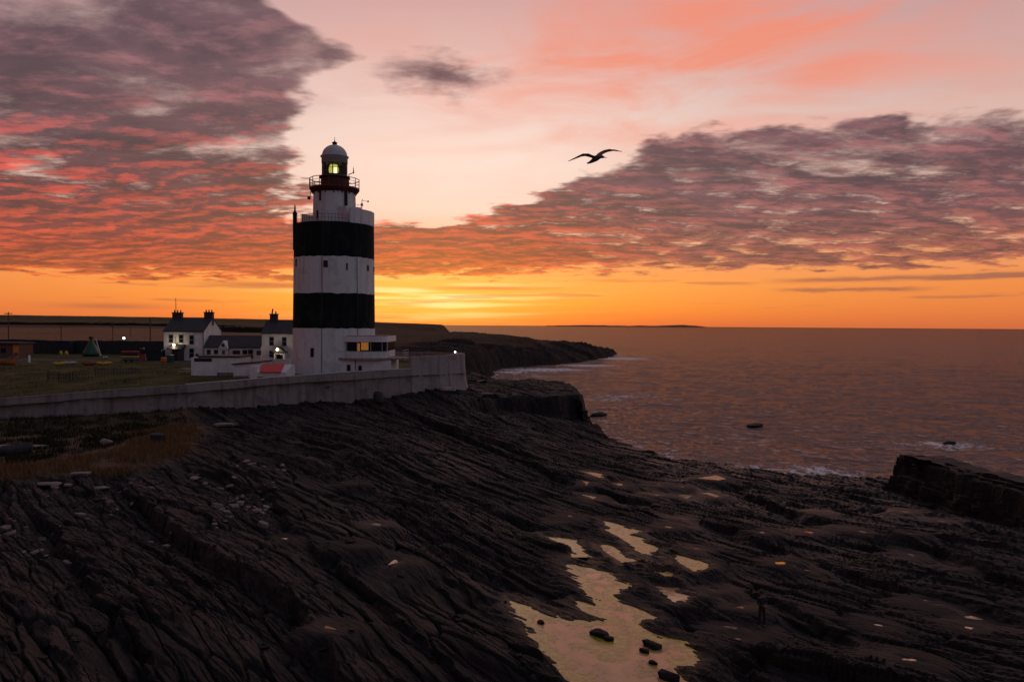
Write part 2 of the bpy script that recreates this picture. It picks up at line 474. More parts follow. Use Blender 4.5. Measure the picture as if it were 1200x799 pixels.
# ================================================================== coast, survey points, rock shore
COAST = [(140, 20), (75, 66), (47, 80), tuple(on_z(1040, 563, 0)[:2]), (36, 87), tuple(on_z(930, 560, 0)[:2]), tuple(on_z(850, 549, 0)[:2]),
         (20.5, 93), tuple(on_z(760, 534, 0)[:2]), (15.0, 106), tuple(on_z(704, 508, 0)[:2]), (13.6, 131), tuple(on_z(689, 485, 0)[:2]),
         (11, 152), (3, 156), (-5, 166), (-11, 190), (-10, 225), (-5, 258), tuple(on_z(574, 437, 0)[:2]), tuple(on_z(600, 431, 0)[:2]),
         tuple(on_z(650, 428, 0)[:2]), tuple(on_z(690, 425, 0)[:2]), tuple(on_z(726, 417.5, 0)[:2]), (66, 455), (40, 500), (0, 640), (-45, 860), (-95, 1150),
         (-118, 1500), (-150, 1900), (-400, 2600), (-4000, 2600), (-4000, -200), (140, -200)]

S = lambda px, py, z: tuple(on_z(px, py, z))
SURVEY = [
    S(-150, 494, 6.2), S(0, 486.5, 6.7), S(110, 482, 6.75), S(220, 478.5, 6.8), S(330, 469, 7.0), S(430, 462, 7.2), S(482, 457.5, 7.3), S(543, 453, 7.4),
    S(-100, 540, 6.2), S(0, 505, 5.6), S(100, 500, 5.7), S(200, 498, 5.8), S(0, 535, 6.0), S(120, 530, 6.0), S(230, 520, 6.1),
    S(0, 575, 6.2), S(100, 570, 6.1), S(200, 560, 5.9), S(-100, 620, 6.6),
    S(0, 640, 6.3), S(0, 720, 6.4), S(0, 799, 6.4), S(-200, 799, 6.8), S(-150, 900, 6.6), S(100, 650, 5.8), S(120, 799, 5.6), S(200, 720, 5.4),
    S(300, 520, 5.8), S(300, 600, 5.2), S(300, 660, 5.1), S(300, 799, 4.4), S(420, 500, 5.6), S(420, 560, 4.9), S(420, 640, 4.5), S(450, 720, 4.1), S(450, 799, 3.6),
    S(520, 480, 5.6), S(560, 500, 4.6), S(600, 530, 3.8), S(560, 580, 3.9), S(560, 640, 3.5), S(560, 700, 3.0), S(560, 799, 2.9), S(560, 900, 2.9),
    S(640, 515, 3.3), S(690, 515, 2.2), S(650, 560, 2.9), S(700, 555, 2.5), S(640, 610, 2.7), S(720, 600, 2.45), S(760, 560, 1.9), S(820, 578, 1.9),
    S(660, 700, 2.4), S(760, 680, 2.4), S(700, 790, 2.4), S(800, 760, 2.4), S(740, 640, 2.4), S(810, 660, 2.4), S(820, 850, 2.4), S(700, 900, 2.4),
    S(800, 612, 2.2), S(850, 552, 1.3), S(900, 580, 1.7), S(950, 570, 1.2), S(870, 650, 2.4), S(900, 720, 2.4), S(900, 799, 2.6), S(950, 620, 2.0),
    S(1040, 580, 1.3), S(1040, 640, 2.1), S(1040, 720, 2.5), S(1040, 799, 2.8), S(1150, 592, 1.4), S(1150, 640, 2.2), S(1120, 716, 2.4), S(1200, 615, 1.6), S(1200, 690, 2.5), S(1200, 799, 2.9),
    S(1350, 640, 2.0), S(1350, 800, 3.2), S(1100, 900, 2.8), S(400, 950, 3.6), (0, 0, 4.5), (-30, 0, 6.5), (30, 0, 3.6), (60, 40, 3), (-90, 40, 7), (-100, 90, 6.5),
    (-60, 120, 7.5), (-25, 125, 7.5), (-8, 140, 6.0), (-15, 160, 7.0), (-60, 170, 8), (0, 145, 5.5), (-110, 150, 8)]
base_rbf = RBF(SURVEY, 2.0)

BLOCK = [S(500, 449, 7)[:2], S(545, 445, 7)[:2], (-4, 139), (3, 143), (10.5, 141), S(688, 463, 6)[:2], S(686, 482, 4)[:2], (10.5, 117), S(655, 486, 3.5)[:2],
         (3, 115), (-1, 114), (-5, 111), (-10, 111)]
SLAB = [S(1044, 561, 1.3)[:2], S(1052, 545, 2.8)[:2], S(1066, 529, 4.3)[:2], S(1100, 527, 4.6)[:2], S(1150, 533, 4.8)[:2], S(1200, 541, 4.8)[:2], (60, 70), (75, 58), (62, 48), S(1260, 618, 2.3)[:2], S(1200, 602, 2.1)[:2], S(1120, 582, 1.8)[:2]]

POOLS = {   # outlines of the standing water, with the water level
 'main': (2.40, [(655,654),(698,655),(698,667),(716,671),(725,679),(740,684),(739,690),(725,690),(721,698),(734,708),(752,715),(768,724),(747,730),(761,742),(770,744),(806,751),(816,767),(815,783),(793,779),(802,796),(800,812),(795,840),(720,850),(684,830),(669,798),(657,792),(644,769),(626,747),(612,726),(596,711),(597,703),(613,707),(635,717),(669,726),(709,726),(687,717),(673,708),(677,705),(696,708),(698,703),(687,693),(678,684),(666,668)]),
 'stripe': (2.40, [(707,609),(735,618),(751,622),(742,626),(761,637),(779,644),(786,660),(774,668),(753,655),(735,646),(729,635),(733,629),(722,629),(712,621)]),
 'middle': (2.40, [(697,637),(714,638),(733,652),(747,655),(743,659),(727,661),(711,653),(700,645)]),
 'upper': (2.40, [(640,628),(662,631),(675,633),(684,646),(700,657),(672,653),(668,642),(653,634)]),
 'east': (2.40, [(787,650),(796,649),(820,656),(834,661),(825,667),(811,671),(798,661)]),
 'small': (2.40, [(767,669),(784,670),(786,679),(778,678)]),
 'peach': (2.38, [(765,683),(792,688),(806,699),(804,707),(797,702),(790,707),(779,697)]),
 'g1': (2.2, [(810,572),(831,577),(844,581),(839,583),(828,579),(817,580)]),
 'g2': (2.2, [(794,577),(805,577),(812,581),(805,585),(796,581)]),
 'g3': (1.6, [(817,560),(839,556),(852,561),(841,563)]),
 'g4': (2.6, [(676,550),(706,555),(704,561),(690,555)]),
 'g5': (2.6, [(681,562),(691,564),(687,569)]),
 'g6': (2.5, [(714,564),(730,567),(728,570)]),
 'g7': (2.6, [(682,579),(700,582),(696,585)]),
 'g8': (2.2, [(797,608),(811,614),(809,618),(798,618)]),
 'w1': (4.2, [(438,674),(450,670),(451,675),(443,677)]),
 'w2': (4.2, [(454,676),(465,667),(474,663),(478,666),(470,670),(465,675),(459,677)]),
 'w3': (4.2, [(456,661),(462,655),(466,659)]),
 'e1': (2.4, [(1088,713),(1098,708),(1122,714),(1150,725),(1128,724),(1110,716)]),
 'e2': (2.25, [(1062,648),(1072,650),(1070,652)]),
}
FILMS = [(2.42, [(821,692),(844,699),(860,706),(872,712),(876,718),(858,714),(846,707),(833,701)]), (2.44, [(831,685),(845,688),(842,692),(832,690)]),
         (2.45, [(842,731),(858,733),(857,736),(843,734)]), (2.45, [(873,735),(890,737),(888,743),(876,742)]), (2.45, [(862,744),(870,748),(868,751),(860,749)]),
         (2.1, [(940,620),(952,623),(950,626)]), (2.3, [(905,655),(916,659),(912,662)]), (2.0, [(1100,655),(1130,664),(1126,668),(1108,662)])]
for i_, f_ in enumerate(FILMS): POOLS['film%d' % i_] = f_
POOLS_PX, POOLS = POOLS, {}

# scarp lines: (pixels, height at which they lie, drop, width of the fall-off); the low side is towards the camera
SCARPS = [
 ([(120,560),(190,612),(240,640),(330,674),(400,740),(475,800),(560,860)], 5.2, 1.0, 3.8),
 ([(10,565),(60,610),(112,680),(180,745),(240,810),(300,870)], 6.0, 0.6, 1.3),
 ([(240,520),(300,570),(330,605),(400,652),(520,722),(600,770)], 4.8, 0.45, 1.2),
 ([(330,500),(400,520),(470,545),(560,570),(700,600)], 4.6, 0.5, 2.0),
 ([(440,486),(520,505),(600,525),(680,548),(780,560)], 3.9, 0.8, 3.0),
 ([(360,476),(450,486),(560,500),(660,517)], 5.0, 0.6, 2.5),
 ([(540,690),(600,704),(640,716),(709,727)], 2.8, 0.55, 1.2),
 ([(440,600),(520,640),(590,660),(660,690)], 3.5, 0.35, 1.2),
 ([(850,560),(930,590),(1040,622),(1130,655),(1260,700)], 2.1, 0.85, 3.0),
 ([(760,590),(860,612),(960,650),(1080,690),(1240,740)], 2.3, 0.5, 2.0),
 ([(750,690),(830,745),(890,790),(950,850)], 2.5, 0.5, 1.6),
 ([(820,660),(900,690),(1000,740),(1100,800)], 2.6, 0.45, 1.4),
 ([(0,680),(70,740),(130,810)], 6.3, 0.35, 0.9),
 ([(1010,585),(1080,597),(1160,615),(1280,640)], 1.8, 0.5, 1.6),
]
SCARPS = [([tuple(on_z(a, b, z)[:2]) for a, b in pp], d, w) for pp, z, d, w in SCARPS]
UX, UY = 0.69, -0.724          # strike of the beds
NX, NY = 0.724, 0.69           # across the beds, away from the camera

def voro(u, v, seed):
    iu, iv = np.floor(u), np.floor(v)
    f1 = np.full(u.shape, 9.0); f2 = np.full(u.shape, 9.0); cid = np.zeros(u.shape)
    for a in (-1, 0, 1):
        for b in (-1, 0, 1):
            cu, cv = iu + a, iv + b
            d = np.hypot(cu + 0.1 + 0.8 * _h(cu, cv, seed) - u, cv + 0.1 + 0.8 * _h(cu, cv, seed + 1) - v)
            m = d < f1
            f2 = np.where(m, f1, np.minimum(f2, d))
            cid = np.where(m, _h(cu, cv, seed + 2), cid)
            f1 = np.where(m, d, f1)
    return f2 - f1, cid

CRACK = None
def beds(x, y):
    global CRACK
    s = x * UX + y * UY; t = x * NX + y * NY
    t = t + 1.2 * fbm(x / 34, y / 34, 3, 2) + 0.28 * fbm(s / 9, t / 4, 5, 3)
    amp_big = 0.35 + 1.0 * sstep(-0.25, 0.35, fbm(s / 40, t / 14, 8, 2))
    h = 0.0
    for i, (Lb, blk, amp, seed) in enumerate(((7.5, 6.0, 0.36, 21), (2.6, 4.6, 0.26, 31), (0.95, 2.6, 0.12, 41))):
        tt = t + 0.35 * Lb * pnoise(s / (Lb * 2.2), t / (Lb * 1.5), seed)
        b0 = np.floor(tt / Lb)
        bl = blk * (0.7 + 0.6 * _h(b0, b0 * 0, seed + 1))
        k0 = np.floor(s / bl + _h(b0, b0 * 0, seed + 2) * 7 + 0.25 * pnoise(tt / Lb * 2, s / blk, seed + 5))
        tt = tt + (_h(b0, k0, seed + 3) - 0.5) * 0.42 * Lb
        b1 = np.floor(tt / Lb); f = tt / Lb - b1
        saw = np.where(f < 0.09, f / 0.09, 1 - (f - 0.09) / 0.91)
        am = 0.35 + 1.1 * _h(b1, b1 * 0 + 3, seed + 4)
        mod = sstep(-0.45, 0.35, pnoise(s / (Lb * 3.0), t / (Lb * 1.6), seed + 7))
        h = h + amp * saw * am * mod * (amp_big if i < 2 else 1.0) + amp * 0.35 * (_h(b1, k0, seed + 6) - 0.5) * mod
    # jointed plates: long slabs split by narrow cracks
    wu, wv = 0.16 * fbm(s / 2.0, t / 2.0, 66, 3), 0.14 * fbm(s / 2.0, t / 2.0, 67, 3)
    e1, c1 = voro(s / 5.5 + wu, t / 0.95 + wv, 71)
    e2, c2 = voro(s / 1.9 + wu * 1.2, t / 0.32 + wv * 1.2, 75)
    mk = sstep(-0.5, 0.2, fbm(x / 9, y / 9, 68, 2))
    CRACK = np.clip(sstep(0.13, 0.02, e1) + 0.7 * sstep(0.16, 0.03, e2) * mk, 0, 1)
    h = h + 0.30 * (c1 - 0.5) + mk * 0.12 * (c2 - 0.5) - 0.20 * sstep(0.14, 0.0, e1) - 0.09 * mk * sstep(0.2, 0.0, e2)
    h = h + 0.06 * fbm(x / 1.8, y / 1.8, 61, 5, 0.65) + 0.42 * fbm(x / 16, y / 16, 63, 3)
    return h - 0.45

def ledge(up, n, x, y):
    q = up * n + 0.5 * pnoise(x / 2.0, y / 2.0, 88)
    return np.clip(np.where((up > 0.001) & (up < 0.999), (np.floor(q) + sstep(0.55, 1.0, q - np.floor(q))) / n, up), 0, 1)

def shore_height(x, y):
    sh = x.shape
    x = x.ravel(); y = y.ravel()
    z = base_rbf(x, y)
    r = np.hypot(x, y)
    # grassy bank under the wall is softer than the rock
    bank = tuple(on_z(p, q, zz)[:2] for p, q, zz in ((-250, 560, 6.2), (0, 560, 6.2), (120, 553, 6.1), (215, 535, 6.0), (245, 500, 6.0), (225, 478, 6.8), (0, 484, 6.8), (-250, 500, 6.2)))
    wob = 1.2 * fbm(x / 6, y / 6, 71, 3)
    sdb = poly_sd(x, y, bank) + wob * 1.5
    soft = sstep(1.5, -2.0, sdb)
    bd = beds(x, y); crack = CRACK
    det = bd * (1 - 0.85 * soft)
    jagA = fbm(x / 2.2, y / 2.2, 77, 4, 0.6); jagB = np.round(2.0 * pnoise((x * UX + y * UY) / 1.5, (x * NX + y * NY) / 0.8, 78)) / 2.0
    for pts, drop, w in SCARPS:
        d, side, par = line_sd(x + 0.6 * wob, y - 0.4 * wob, pts)
        side = side + 0.55 * jagA + 0.30 * jagB
        low = np.where(side < 0, 1.0, np.clip(1 - side / 0.30, 0, 1))
        ends = sstep(0, 0.12, par) * sstep(1, 0.86, par)
        det = det - drop * low * np.exp(-np.maximum(-side, 0) / w) * ends * np.exp(-np.maximum(d - np.abs(side) - 0.3, 0))
    # raised blocks
    wb = 1.1 * fbm(x / 3.2, y / 3.2, 81, 4, 0.6)
    sd = poly_sd(x, y, BLOCK) + 0.4 * wb
    up = sstep(0.1, -1.0, sd + 0.5 * wb)
    ztop = 6.6 + 0.55 * bd + 0.7 * fbm(x / 5, y / 5, 83, 4) + 0.03 * (y - 125)
    z0 = z + det
    z0 = z0 - 1.6 * sstep(7.0, 1.0, sd) * (sd > -1) * sstep(130, 110, y) * sstep(-9, -2, x)   # gully at its foot
    z0 = z0 * (1 - up) + np.maximum(ztop, z0) * up
    sd2 = poly_sd(x, y, SLAB) + 0.3 * fbm(x / 2.4, y / 2.4, 85, 4, 0.6)
    up = sstep(0.1, -0.9, sd2 + 0.35 * wb)
    zt2 = 4.0 + 0.9 * bd + 0.5 * fbm(x / 4, y / 4, 87, 3) - 0.06 * (x - 40)
    z0 = z0 - 0.5 * sstep(5.0, 0.5, sd2) * (sd2 > -1)
    z0 = z0 * (1 - up) + np.maximum(zt2, z0) * up
    # pools
    pool_d = np.full(x.shape, 99.0); inpool = np.zeros(x.shape)
    for nm, (lv, pp, sl, cy) in POOLS.items():
        q = np.array(pp); x0, y0 = q.min(0) - 2.5; x1, y1 = q.max(0) + 2.5
        mk = (x > x0) & (x < x1) & (y > y0) & (y < y1)
        if not mk.any(): continue
        xs, ys = x[mk], y[mk]
        lv = lv + sl * (ys - cy)
        jag = (0.34 * fbm(xs / 0.9, ys / 0.9, 91, 5, 0.7) + 0.60 * fbm((xs * UX + ys * UY) / 1.9, (xs * NX + ys * NY) / 0.42, 93, 3, 0.6)) * (1.0 if nm in BIG else 0.4)
        d = poly_sd(xs, ys, pp) + jag
        Rb = 1.3 if nm in BIG else 0.8
        k2 = sstep(0.05, Rb, d)
        rough_b = (sstep(0.04, 0.5, d) * 0.55 if nm in BIG else sstep(0.1, 0.6, d) * 0.5) * np.maximum(bd[mk] + 0.35, 0) * np.clip(d * 1.5, 0, 1)
        bank_h = lv + np.where(d > 0, 0.02 + (0.22 if nm in BIG else 0.07) * d, np.maximum(d * 0.25, -0.22)) + rough_b
        zz = bank_h * (1 - k2) + (z0[mk] + np.maximum(lv + 0.06 - z0[mk], 0) * sstep(2.3, 0.6, d)) * k2
        z0[mk] = zz
        pool_d[mk] = np.minimum(pool_d[mk], d if nm in BIG else d + 0.6)
    # sea
    sdc = poly_sd(x, y, COAST) + 1.3 * fbm(x / 4.5, y / 4.5, 95, 4, 0.6) * sstep(220, 40, r) + 0.6 * fbm(x / 1.3, y / 1.3, 96, 3)
    cl = sstep(0.3, -2.6, sdc)
    z0 = -3.0 + (z0 + 3.0) * cl
    # dark wet rims, weed, dry slabs
    s = x * UX + y * UY; t = x * NX + y * NY
    dry = sstep(0.12, 0.45, fbm(s / 9, t / 3.0, 101, 4) + 0.10 * sstep(3.5, 6.0, z0)) * 0.8
    slab = poly_sd(x, y, [tuple(on_z(a, b, 5.2)[:2]) for a, b in ((185,606),(245,612),(300,635),(350,668),(430,735),(470,790),(400,738),(330,672),(235,640))]) + 0.5 * wob
    dry = np.maximum(dry, sstep(0.8, -0.8, slab))
    slab = poly_sd(x, y, [tuple(on_z(a, b, 2.5)[:2]) for a, b in ((985,735),(1030,748),(1060,770),(1050,782),(1000,765))]) + 0.4 * wob
    dry = np.maximum(dry, sstep(0.6, -0.6, slab))
    weed = sstep(0.55, 0.0, pool_d) * 0.5 * sstep(-0.2, 0.2, fbm(x / 1.5, y / 1.5, 103, 3)) * (y < 75)
    wet = np.clip(sstep(2.2, 0.8, z0) + 0.5 * sstep(0.8, 0.1, pool_d) + 0.35 * sstep(0.0, 0.4, fbm(s / 12, t / 5, 105, 3)), 0, 1)
    rs = lambda a: np.asarray(a).reshape(sh)
    return rs(z0), rs(dry * (1 - soft)), rs(weed), rs(wet * (1 - soft)), rs(soft), rs(sdc), rs(crack * (1 - soft))

mat_rock = rock_material()

def cliff_stack(outline, zlo, zhi, n_lay, seed, dip=(0.0, 0.0), jag=1.0):
    """bedded rock: beds of uneven thickness, each with its own broken outline"""
    p = np.array(outline, float); c = p.mean(0)
    if ((p[:, 0] * np.roll(p[:, 1], -1) - np.roll(p[:, 0], -1) * p[:, 1]).sum()) < 0: p = p[::-1]
    pts, nrm = [], []
    for i in range(len(p)):
        a, b = p[i], p[(i + 1) % len(p)]; l = np.hypot(*(b - a)); k = max(2, int(l / 0.42))
        for j in range(k):
            pts.append(a + (b - a) * j / k); nrm.append(((b - a)[1] / l, -(b - a)[0] / l))
    pts, nrm = np.array(pts), np.array(nrm)
    nrm = sum(np.roll(nrm, q, 0) for q in range(-4, 5)) / 9
    rg = np.random.default_rng(seed)
    th = rg.uniform(0.5, 1.5, n_lay); th = th / th.sum() * (zhi - zlo)
    z = zlo; V, Fc = [], []
    m = len(pts)
    low = 1.1 * fbm(pts[:, 0] / 3.0, pts[:, 1] / 3.0, seed, 3)
    for k in range(n_lay):
        blk = np.round(2.5 * pnoise(pts[:, 0] / 1.1 + k * 7.7, pts[:, 1] / 1.1, seed + 1)) / 2.5
        off = 1.5 * jag * low + 0.75 * jag * blk + 0.30 * fbm(pts[:, 0] / 0.7 + k * 3, pts[:, 1] / 0.7, seed + 2, 3) + rg.uniform(-0.3, 0.3) - 2.0 * (k / n_lay)
        q = pts + nrm * off[:, None]
        dz = dip[0] * (q[:, 0] - c[0]) + dip[1] * (q[:, 1] - c[1]) + 0.07 * fbm(q[:, 0] / 1.2, q[:, 1] / 1.2 + k, seed + 4, 3) + (k / n_lay) * (0.55 * jag ** 2 * np.round(2.4 * pnoise(q[:, 0] / 2.1, q[:, 1] / 2.1, seed + 6)) / 1.6 + 0.5 * fbm(q[:, 0] / 4.5, q[:, 1] / 4.5, seed + 7, 2))
        o = len(V)
        zb = z - 0.12; zt = z + th[k]
        V += [(q[i, 0] - nrm[i, 0] * 0.10, q[i, 1] - nrm[i, 1] * 0.10, zb + dz[i]) for i in range(m)]
        V += [(q[i, 0], q[i, 1], zb + 0.3 * th[k] + dz[i]) for i in range(m)]
        V += [(q[i, 0] - nrm[i, 0] * 0.06, q[i, 1] - nrm[i, 1] * 0.06, zt + dz[i]) for i in range(m)]
        inn = pts - nrm * 4.0
        V += [(inn[i, 0], inn[i, 1], zt + dz[i] + 0.02) for i in range(m)]
        for r_ in range(3):
            Fc += [(o + r_ * m + i, o + r_ * m + (i + 1) % m, o + (r_ + 1) * m + (i + 1) % m, o + (r_ + 1) * m + i) for i in range(m)]
        z += th[k]
    me = bpy.data.meshes.new('cliff'); me.from_pydata(V, [], Fc); me.materials.append(mat_rock)
    at = me.attributes.new('wet', 'FLOAT', 'POINT'); at.data.foreach_set('value', np.full(len(V), 0.35, np.float32))
    o = bpy.data.objects.new('cliff', me); COL.objects.link(o); o['kind'] = 'structure'
    return o
cliff_stack(BLOCK, 1.0, 6.3, 10, 5, (-0.03, 0.02))
cliff_stack(SLAB, -0.5, 3.7, 15, 9, (-0.06, 0.0), 0.45)
cliff_stack([S(1026, 569, 1.0)[:2], S(1050, 556, 1.3)[:2], S(1100, 560, 1.6)[:2], S(1200, 580, 1.6)[:2], S(1290, 600, 1.6)[:2], S(1290, 632, 1.6)[:2], S(1200, 614, 1.6)[:2], S(1110, 590, 1.5)[:2]], -0.5, 2.0, 8, 19, (-0.03, 0.0), 0.6)
# soil and turf show through the rock sheet where 'soft' is high
def add_soft(m):
    nt = m.node_tree; b = nt.nodes['Principled BSDF']; gg = G(nt)
    src = b.inputs['Base Color'].links[0].from_socket
    tc = gg.n('ShaderNodeTexCoord')
    a = gg.noise(tc.outputs['Object'], 0.3, 6.0, 0.62, 0.4); f = gg.noise(tc.outputs['Object'], 3.0, 5.0, 0.65)
    turf = gg.ramp(gg.add(gg.mul(a, 0.65), gg.mul(f, 0.35)), [(0.36, (0.020, 0.022, 0.010, 1)), (0.49, (0.075, 0.050, 0.026, 1)), (0.62, (0.16, 0.088, 0.045, 1))])
    nt.links.new(gg.mix(attr_node(gg, 'soft'), src, turf), b.inputs['Base Color'])
add_soft(mat_rock)

BIG = ('main', 'stripe', 'middle', 'upper', 'east', 'small', 'peach')
def set_pools():
    """small pools lie at the level of the rock round them; level, outline, slope away from the camera, middle"""
    rg = np.random.default_rng(77)
    for q in range(34):       # scattered puddles
        px, py = rg.uniform(800, 1150), rg.uniform(590, 775)
        if q % 3 == 0: px, py = rg.uniform(640, 800), rg.uniform(560, 690)
        if q % 8 == 0: px, py = rg.uniform(330, 600), rg.uniform(560, 760)
        r = rg.uniform(1.5, 5.5) * (py - 380) / 300
        POOLS_PX['g_small%d' % q] = (2.4, [(px + r * rg.uniform(0.5, 1.3) * 1.5 * math.cos(t) + r * 0.2 * math.sin(t), py + r * 0.33 * rg.uniform(0.5, 1.2) * math.sin(t) + 0.22 * r * math.cos(t)) for t in np.linspace(0, 6.283, 8)[:-1]])
    done = {}
    for k_, (lv, pp) in POOLS_PX.items():
        if (k_[0] in 'gwf' or k_ in ('e1', 'e2')):
            q = np.array([on_z(a_, b_, lv) for a_, b_ in pp])
            for _ in range(3):
                zz = shore_height(q[:, 0][None, :], q[:, 1][None, :])[0][0]
                lv = float(np.percentile(zz, 70)) + (0.13 if k_.startswith('film') else 0.10)
                q = np.array([on_z(a_, b_, lv) for a_, b_ in pp])
        w = [tuple(on_z(a_, b_, lv)[:2]) for a_, b_ in pp]
        done[k_] = (lv, w, -0.13 if k_.startswith('film') else (-0.05 if k_ == 'peach' or k_.startswith('g_s') else (-0.03 if k_[0] == 'g' else 0.0)), sum(v[1] for v in w) / len(w))
    POOLS.update(done)
set_pools()

X, Y = polar(-50, 50, 1150, 13.0, 182.0, 900)
Zs, DRY, WEED, WET, SOFT, SDC, CRK = shore_height(X, Y)
grid_mesh('rocky_shore', X, Y, Zs, mat_rock, dict(dry=DRY, weed=WEED, wet=WET, soft=SOFT, crack=CRK), kind='structure', mask=(Zs > -2.2), smooth=False)

def ground_at(x, y):
    return float(shore_height(np.array([[x]], float), np.array([[y]], float))[0][0, 0])

# ================================================================== rock pools
def pool_material():
    m = bpy.data.materials.new('pool_water'); m.use_nodes = True
    nt = m.node_tree; b = nt.nodes['Principled BSDF']; gg = G(nt)
    tc = gg.n('ShaderNodeTexCoord')
    e = attr_node(gg, 'edge')
    n1 = gg.noise(tc.outputs['Object'], 0.8, 6.0, 0.65, 0.5); n2 = gg.noise(tc.outputs['Object'], 4.0, 5.0, 0.65, 0.3)
    alg = gg.ss(0.44, 0.57, gg.add(n1, gg.mul(gg.sub(n2, 0.5), 0.5), gg.mul(e, 0.30), -0.09))
    silt = gg.mix(gg.ss(0.35, 0.65, n1), (0.62, 0.36, 0.15, 1.0), (0.40, 0.235, 0.11, 1.0))
    acol = gg.mix(gg.ss(0.35, 0.65, n2), (0.56, 0.41, 0.06, 1.0), (0.27, 0.21, 0.035, 1.0))
    nt.links.new(gg.mix(alg, silt, acol), b.inputs['Base Color'])
    nt.links.new(gg.rng(alg, 0, 1, 0.05, 0.18), b.inputs['Roughness'])
    b.inputs['IOR'].default_value = 1.5
    bn = gg.n('ShaderNodeBump'); bn.inputs['Strength'].default_value = 0.05; bn.inputs['Distance'].default_value = 0.02
    nt.links.new(gg.noise(tc.outputs['Object'], 7.0, 3.0, 0.5), bn.inputs['Height'])
    bn2 = gg.n('ShaderNodeBump'); bn2.inputs['Strength'].default_value = 0.35; bn2.inputs['Distance'].default_value = 0.05
    nt.links.new(gg.mul(alg, n2), bn2.inputs['Height']); nt.links.new(bn.outputs[0], bn2.inputs['Normal'])
    nt.links.new(bn2.outputs[0], b.inputs['Normal'])
    return m
mat_pool = pool_material()
mat_film = mat('wet_film', (0.06, 0.04, 0.032), 0.10, spec=0.5)
mat_film.node_tree.nodes['Principled BSDF'].inputs['IOR'].default_value = 1.36
for nm, (lv, pp, sl, cy) in POOLS.items():
    q = np.array(pp); x0, y0 = q.min(0) - 0.5; x1, y1 = q.max(0) + 0.5
    st_ = 0.14 if nm in BIG else 0.10
    gx, gy = np.meshgrid(np.arange(x0, x1, st_), np.arange(y0, y1, st_))
    d = poly_sd(gx, gy, pp)
    big = nm in ('main', 'stripe', 'middle', 'upper', 'east', 'small')
    edge = sstep(-1.1, 0.1, d) if big else np.zeros(d.shape)
    if nm in ('stripe', 'east', 'upper'): edge = np.maximum(edge, 0.75 + 0.25 * edge)
    if nm == 'main': edge = np.maximum(edge, 0.85 * sstep(1.6, 0.2, np.hypot(gx - on_z(712, 752, lv).x, (gy - on_z(712, 752, lv).y) * 0.6)))
    grid_mesh('pool_water', gx, gy, lv + sl * (gy - cy), mat_film if nm.startswith('film') else mat_pool, dict(edge=edge), mask=d < (0.30 if nm in BIG else 0.20), kind='structure')

# ================================================================== sea
def sea_material():
    m = bpy.data.materials.new('sea_water'); m.use_nodes = True
    nt = m.node_tree; b = nt.nodes['Principled BSDF']; gg = G(nt)
    tc = gg.n('ShaderNodeTexCoord')
    mp = gg.n('ShaderNodeMapping'); mp.inputs['Rotation'].default_value = (0, 0, R(-14)); mp.inputs['Scale'].default_value = (0.55, 1.0, 1.0)
    nt.links.new(tc.outputs['Object'], mp.inputs[0])
    n1 = gg.noise(mp.outputs[0], 0.30, 5.0, 0.6, 0.4); n2 = gg.noise(mp.outputs[0], 1.6, 5.0, 0.65, 0.4)
    bn = gg.n('ShaderNodeBump'); bn.inputs['Strength'].default_value = 1.0; bn.inputs['Distance'].default_value = 1.0
    nt.links.new(gg.add(gg.mul(n1, 1.25), gg.mul(n2, 0.60)), bn.inputs['Height'])
    fo = attr_node(gg, 'foam')
    fn = gg.noise(tc.outputs['Object'], 0.9, 7.0, 0.7, 0.8)
    fm = gg.ss(0.46, 0.62, gg.add(fn, gg.mul(gg.sub(fo, 1.0), 0.34), 0.06))
    # rough open sea: facets hide one another at a low angle, so reflection stays well below a mirror's
    df = gg.n('ShaderNodeBsdfDiffuse')
    nt.links.new(gg.mix(fm, (0.012, 0.011, 0.012, 1.0), (0.80, 0.76, 0.76, 1.0)), df.inputs[0])
    gl = gg.n('ShaderNodeBsdfGlossy'); gl.inputs['Roughness'].default_value = 0.10; gl.inputs['Color'].default_value = (1.0, 0.88, 0.87, 1)
    fr = gg.n('ShaderNodeFresnel'); fr.inputs[0].default_value = 1.33
    nt.links.new(bn.outputs[0], fr.inputs['Normal']); nt.links.new(bn.outputs[0], gl.inputs['Normal'])
    fac = gg.mul(fr.outputs[0], 0.25, gg.sub(1.0, fm))
    mx = gg.n('ShaderNodeMixShader')
    nt.links.new(fac, mx.inputs[0]); nt.links.new(df.outputs[0], mx.inputs[1]); nt.links.new(gl.outputs[0], mx.inputs[2])
    nt.nodes.remove(b)
    nt.links.new(mx.outputs[0], nt.nodes['Material Output'].inputs[0])
    return m
mat_sea = sea_material()
SX, SY = polar(-16, 48, 950, 62.0, 16000.0, 1000)
cell = np.hypot(SX, SY) * 0.0056
Zsea = np.zeros(SX.shape)
for wl, amp, seed, ang in ((34, 0.20, 1, -8), (13, 0.24, 2, -20), (6, 0.26, 3, 5), (2.8, 0.20, 4, -30), (1.4, 0.11, 5, 12)):
    ca, sa = math.cos(R(ang)), math.sin(R(ang))
    u_, v_ = SX * ca + SY * sa, -SX * sa + SY * ca
    n_ = fbm(u_ / (wl * 2.2), v_ / wl, 200 + seed, 2)
    n_ = 1 - 2 * np.abs(n_)               # peaked crests
    Zsea += (n_ - 0.6) * amp * sstep(wl * 0.55, wl * 0.2, cell)
sdc_s = poly_sd(SX, SY, COAST)
foam = sstep(9.0, 0.5, sdc_s + 2.0 * fbm(SX / 7, SY / 7, 210, 3)) * (0.62 + 0.5 * fbm(SX / 22, SY / 22, 211, 2))
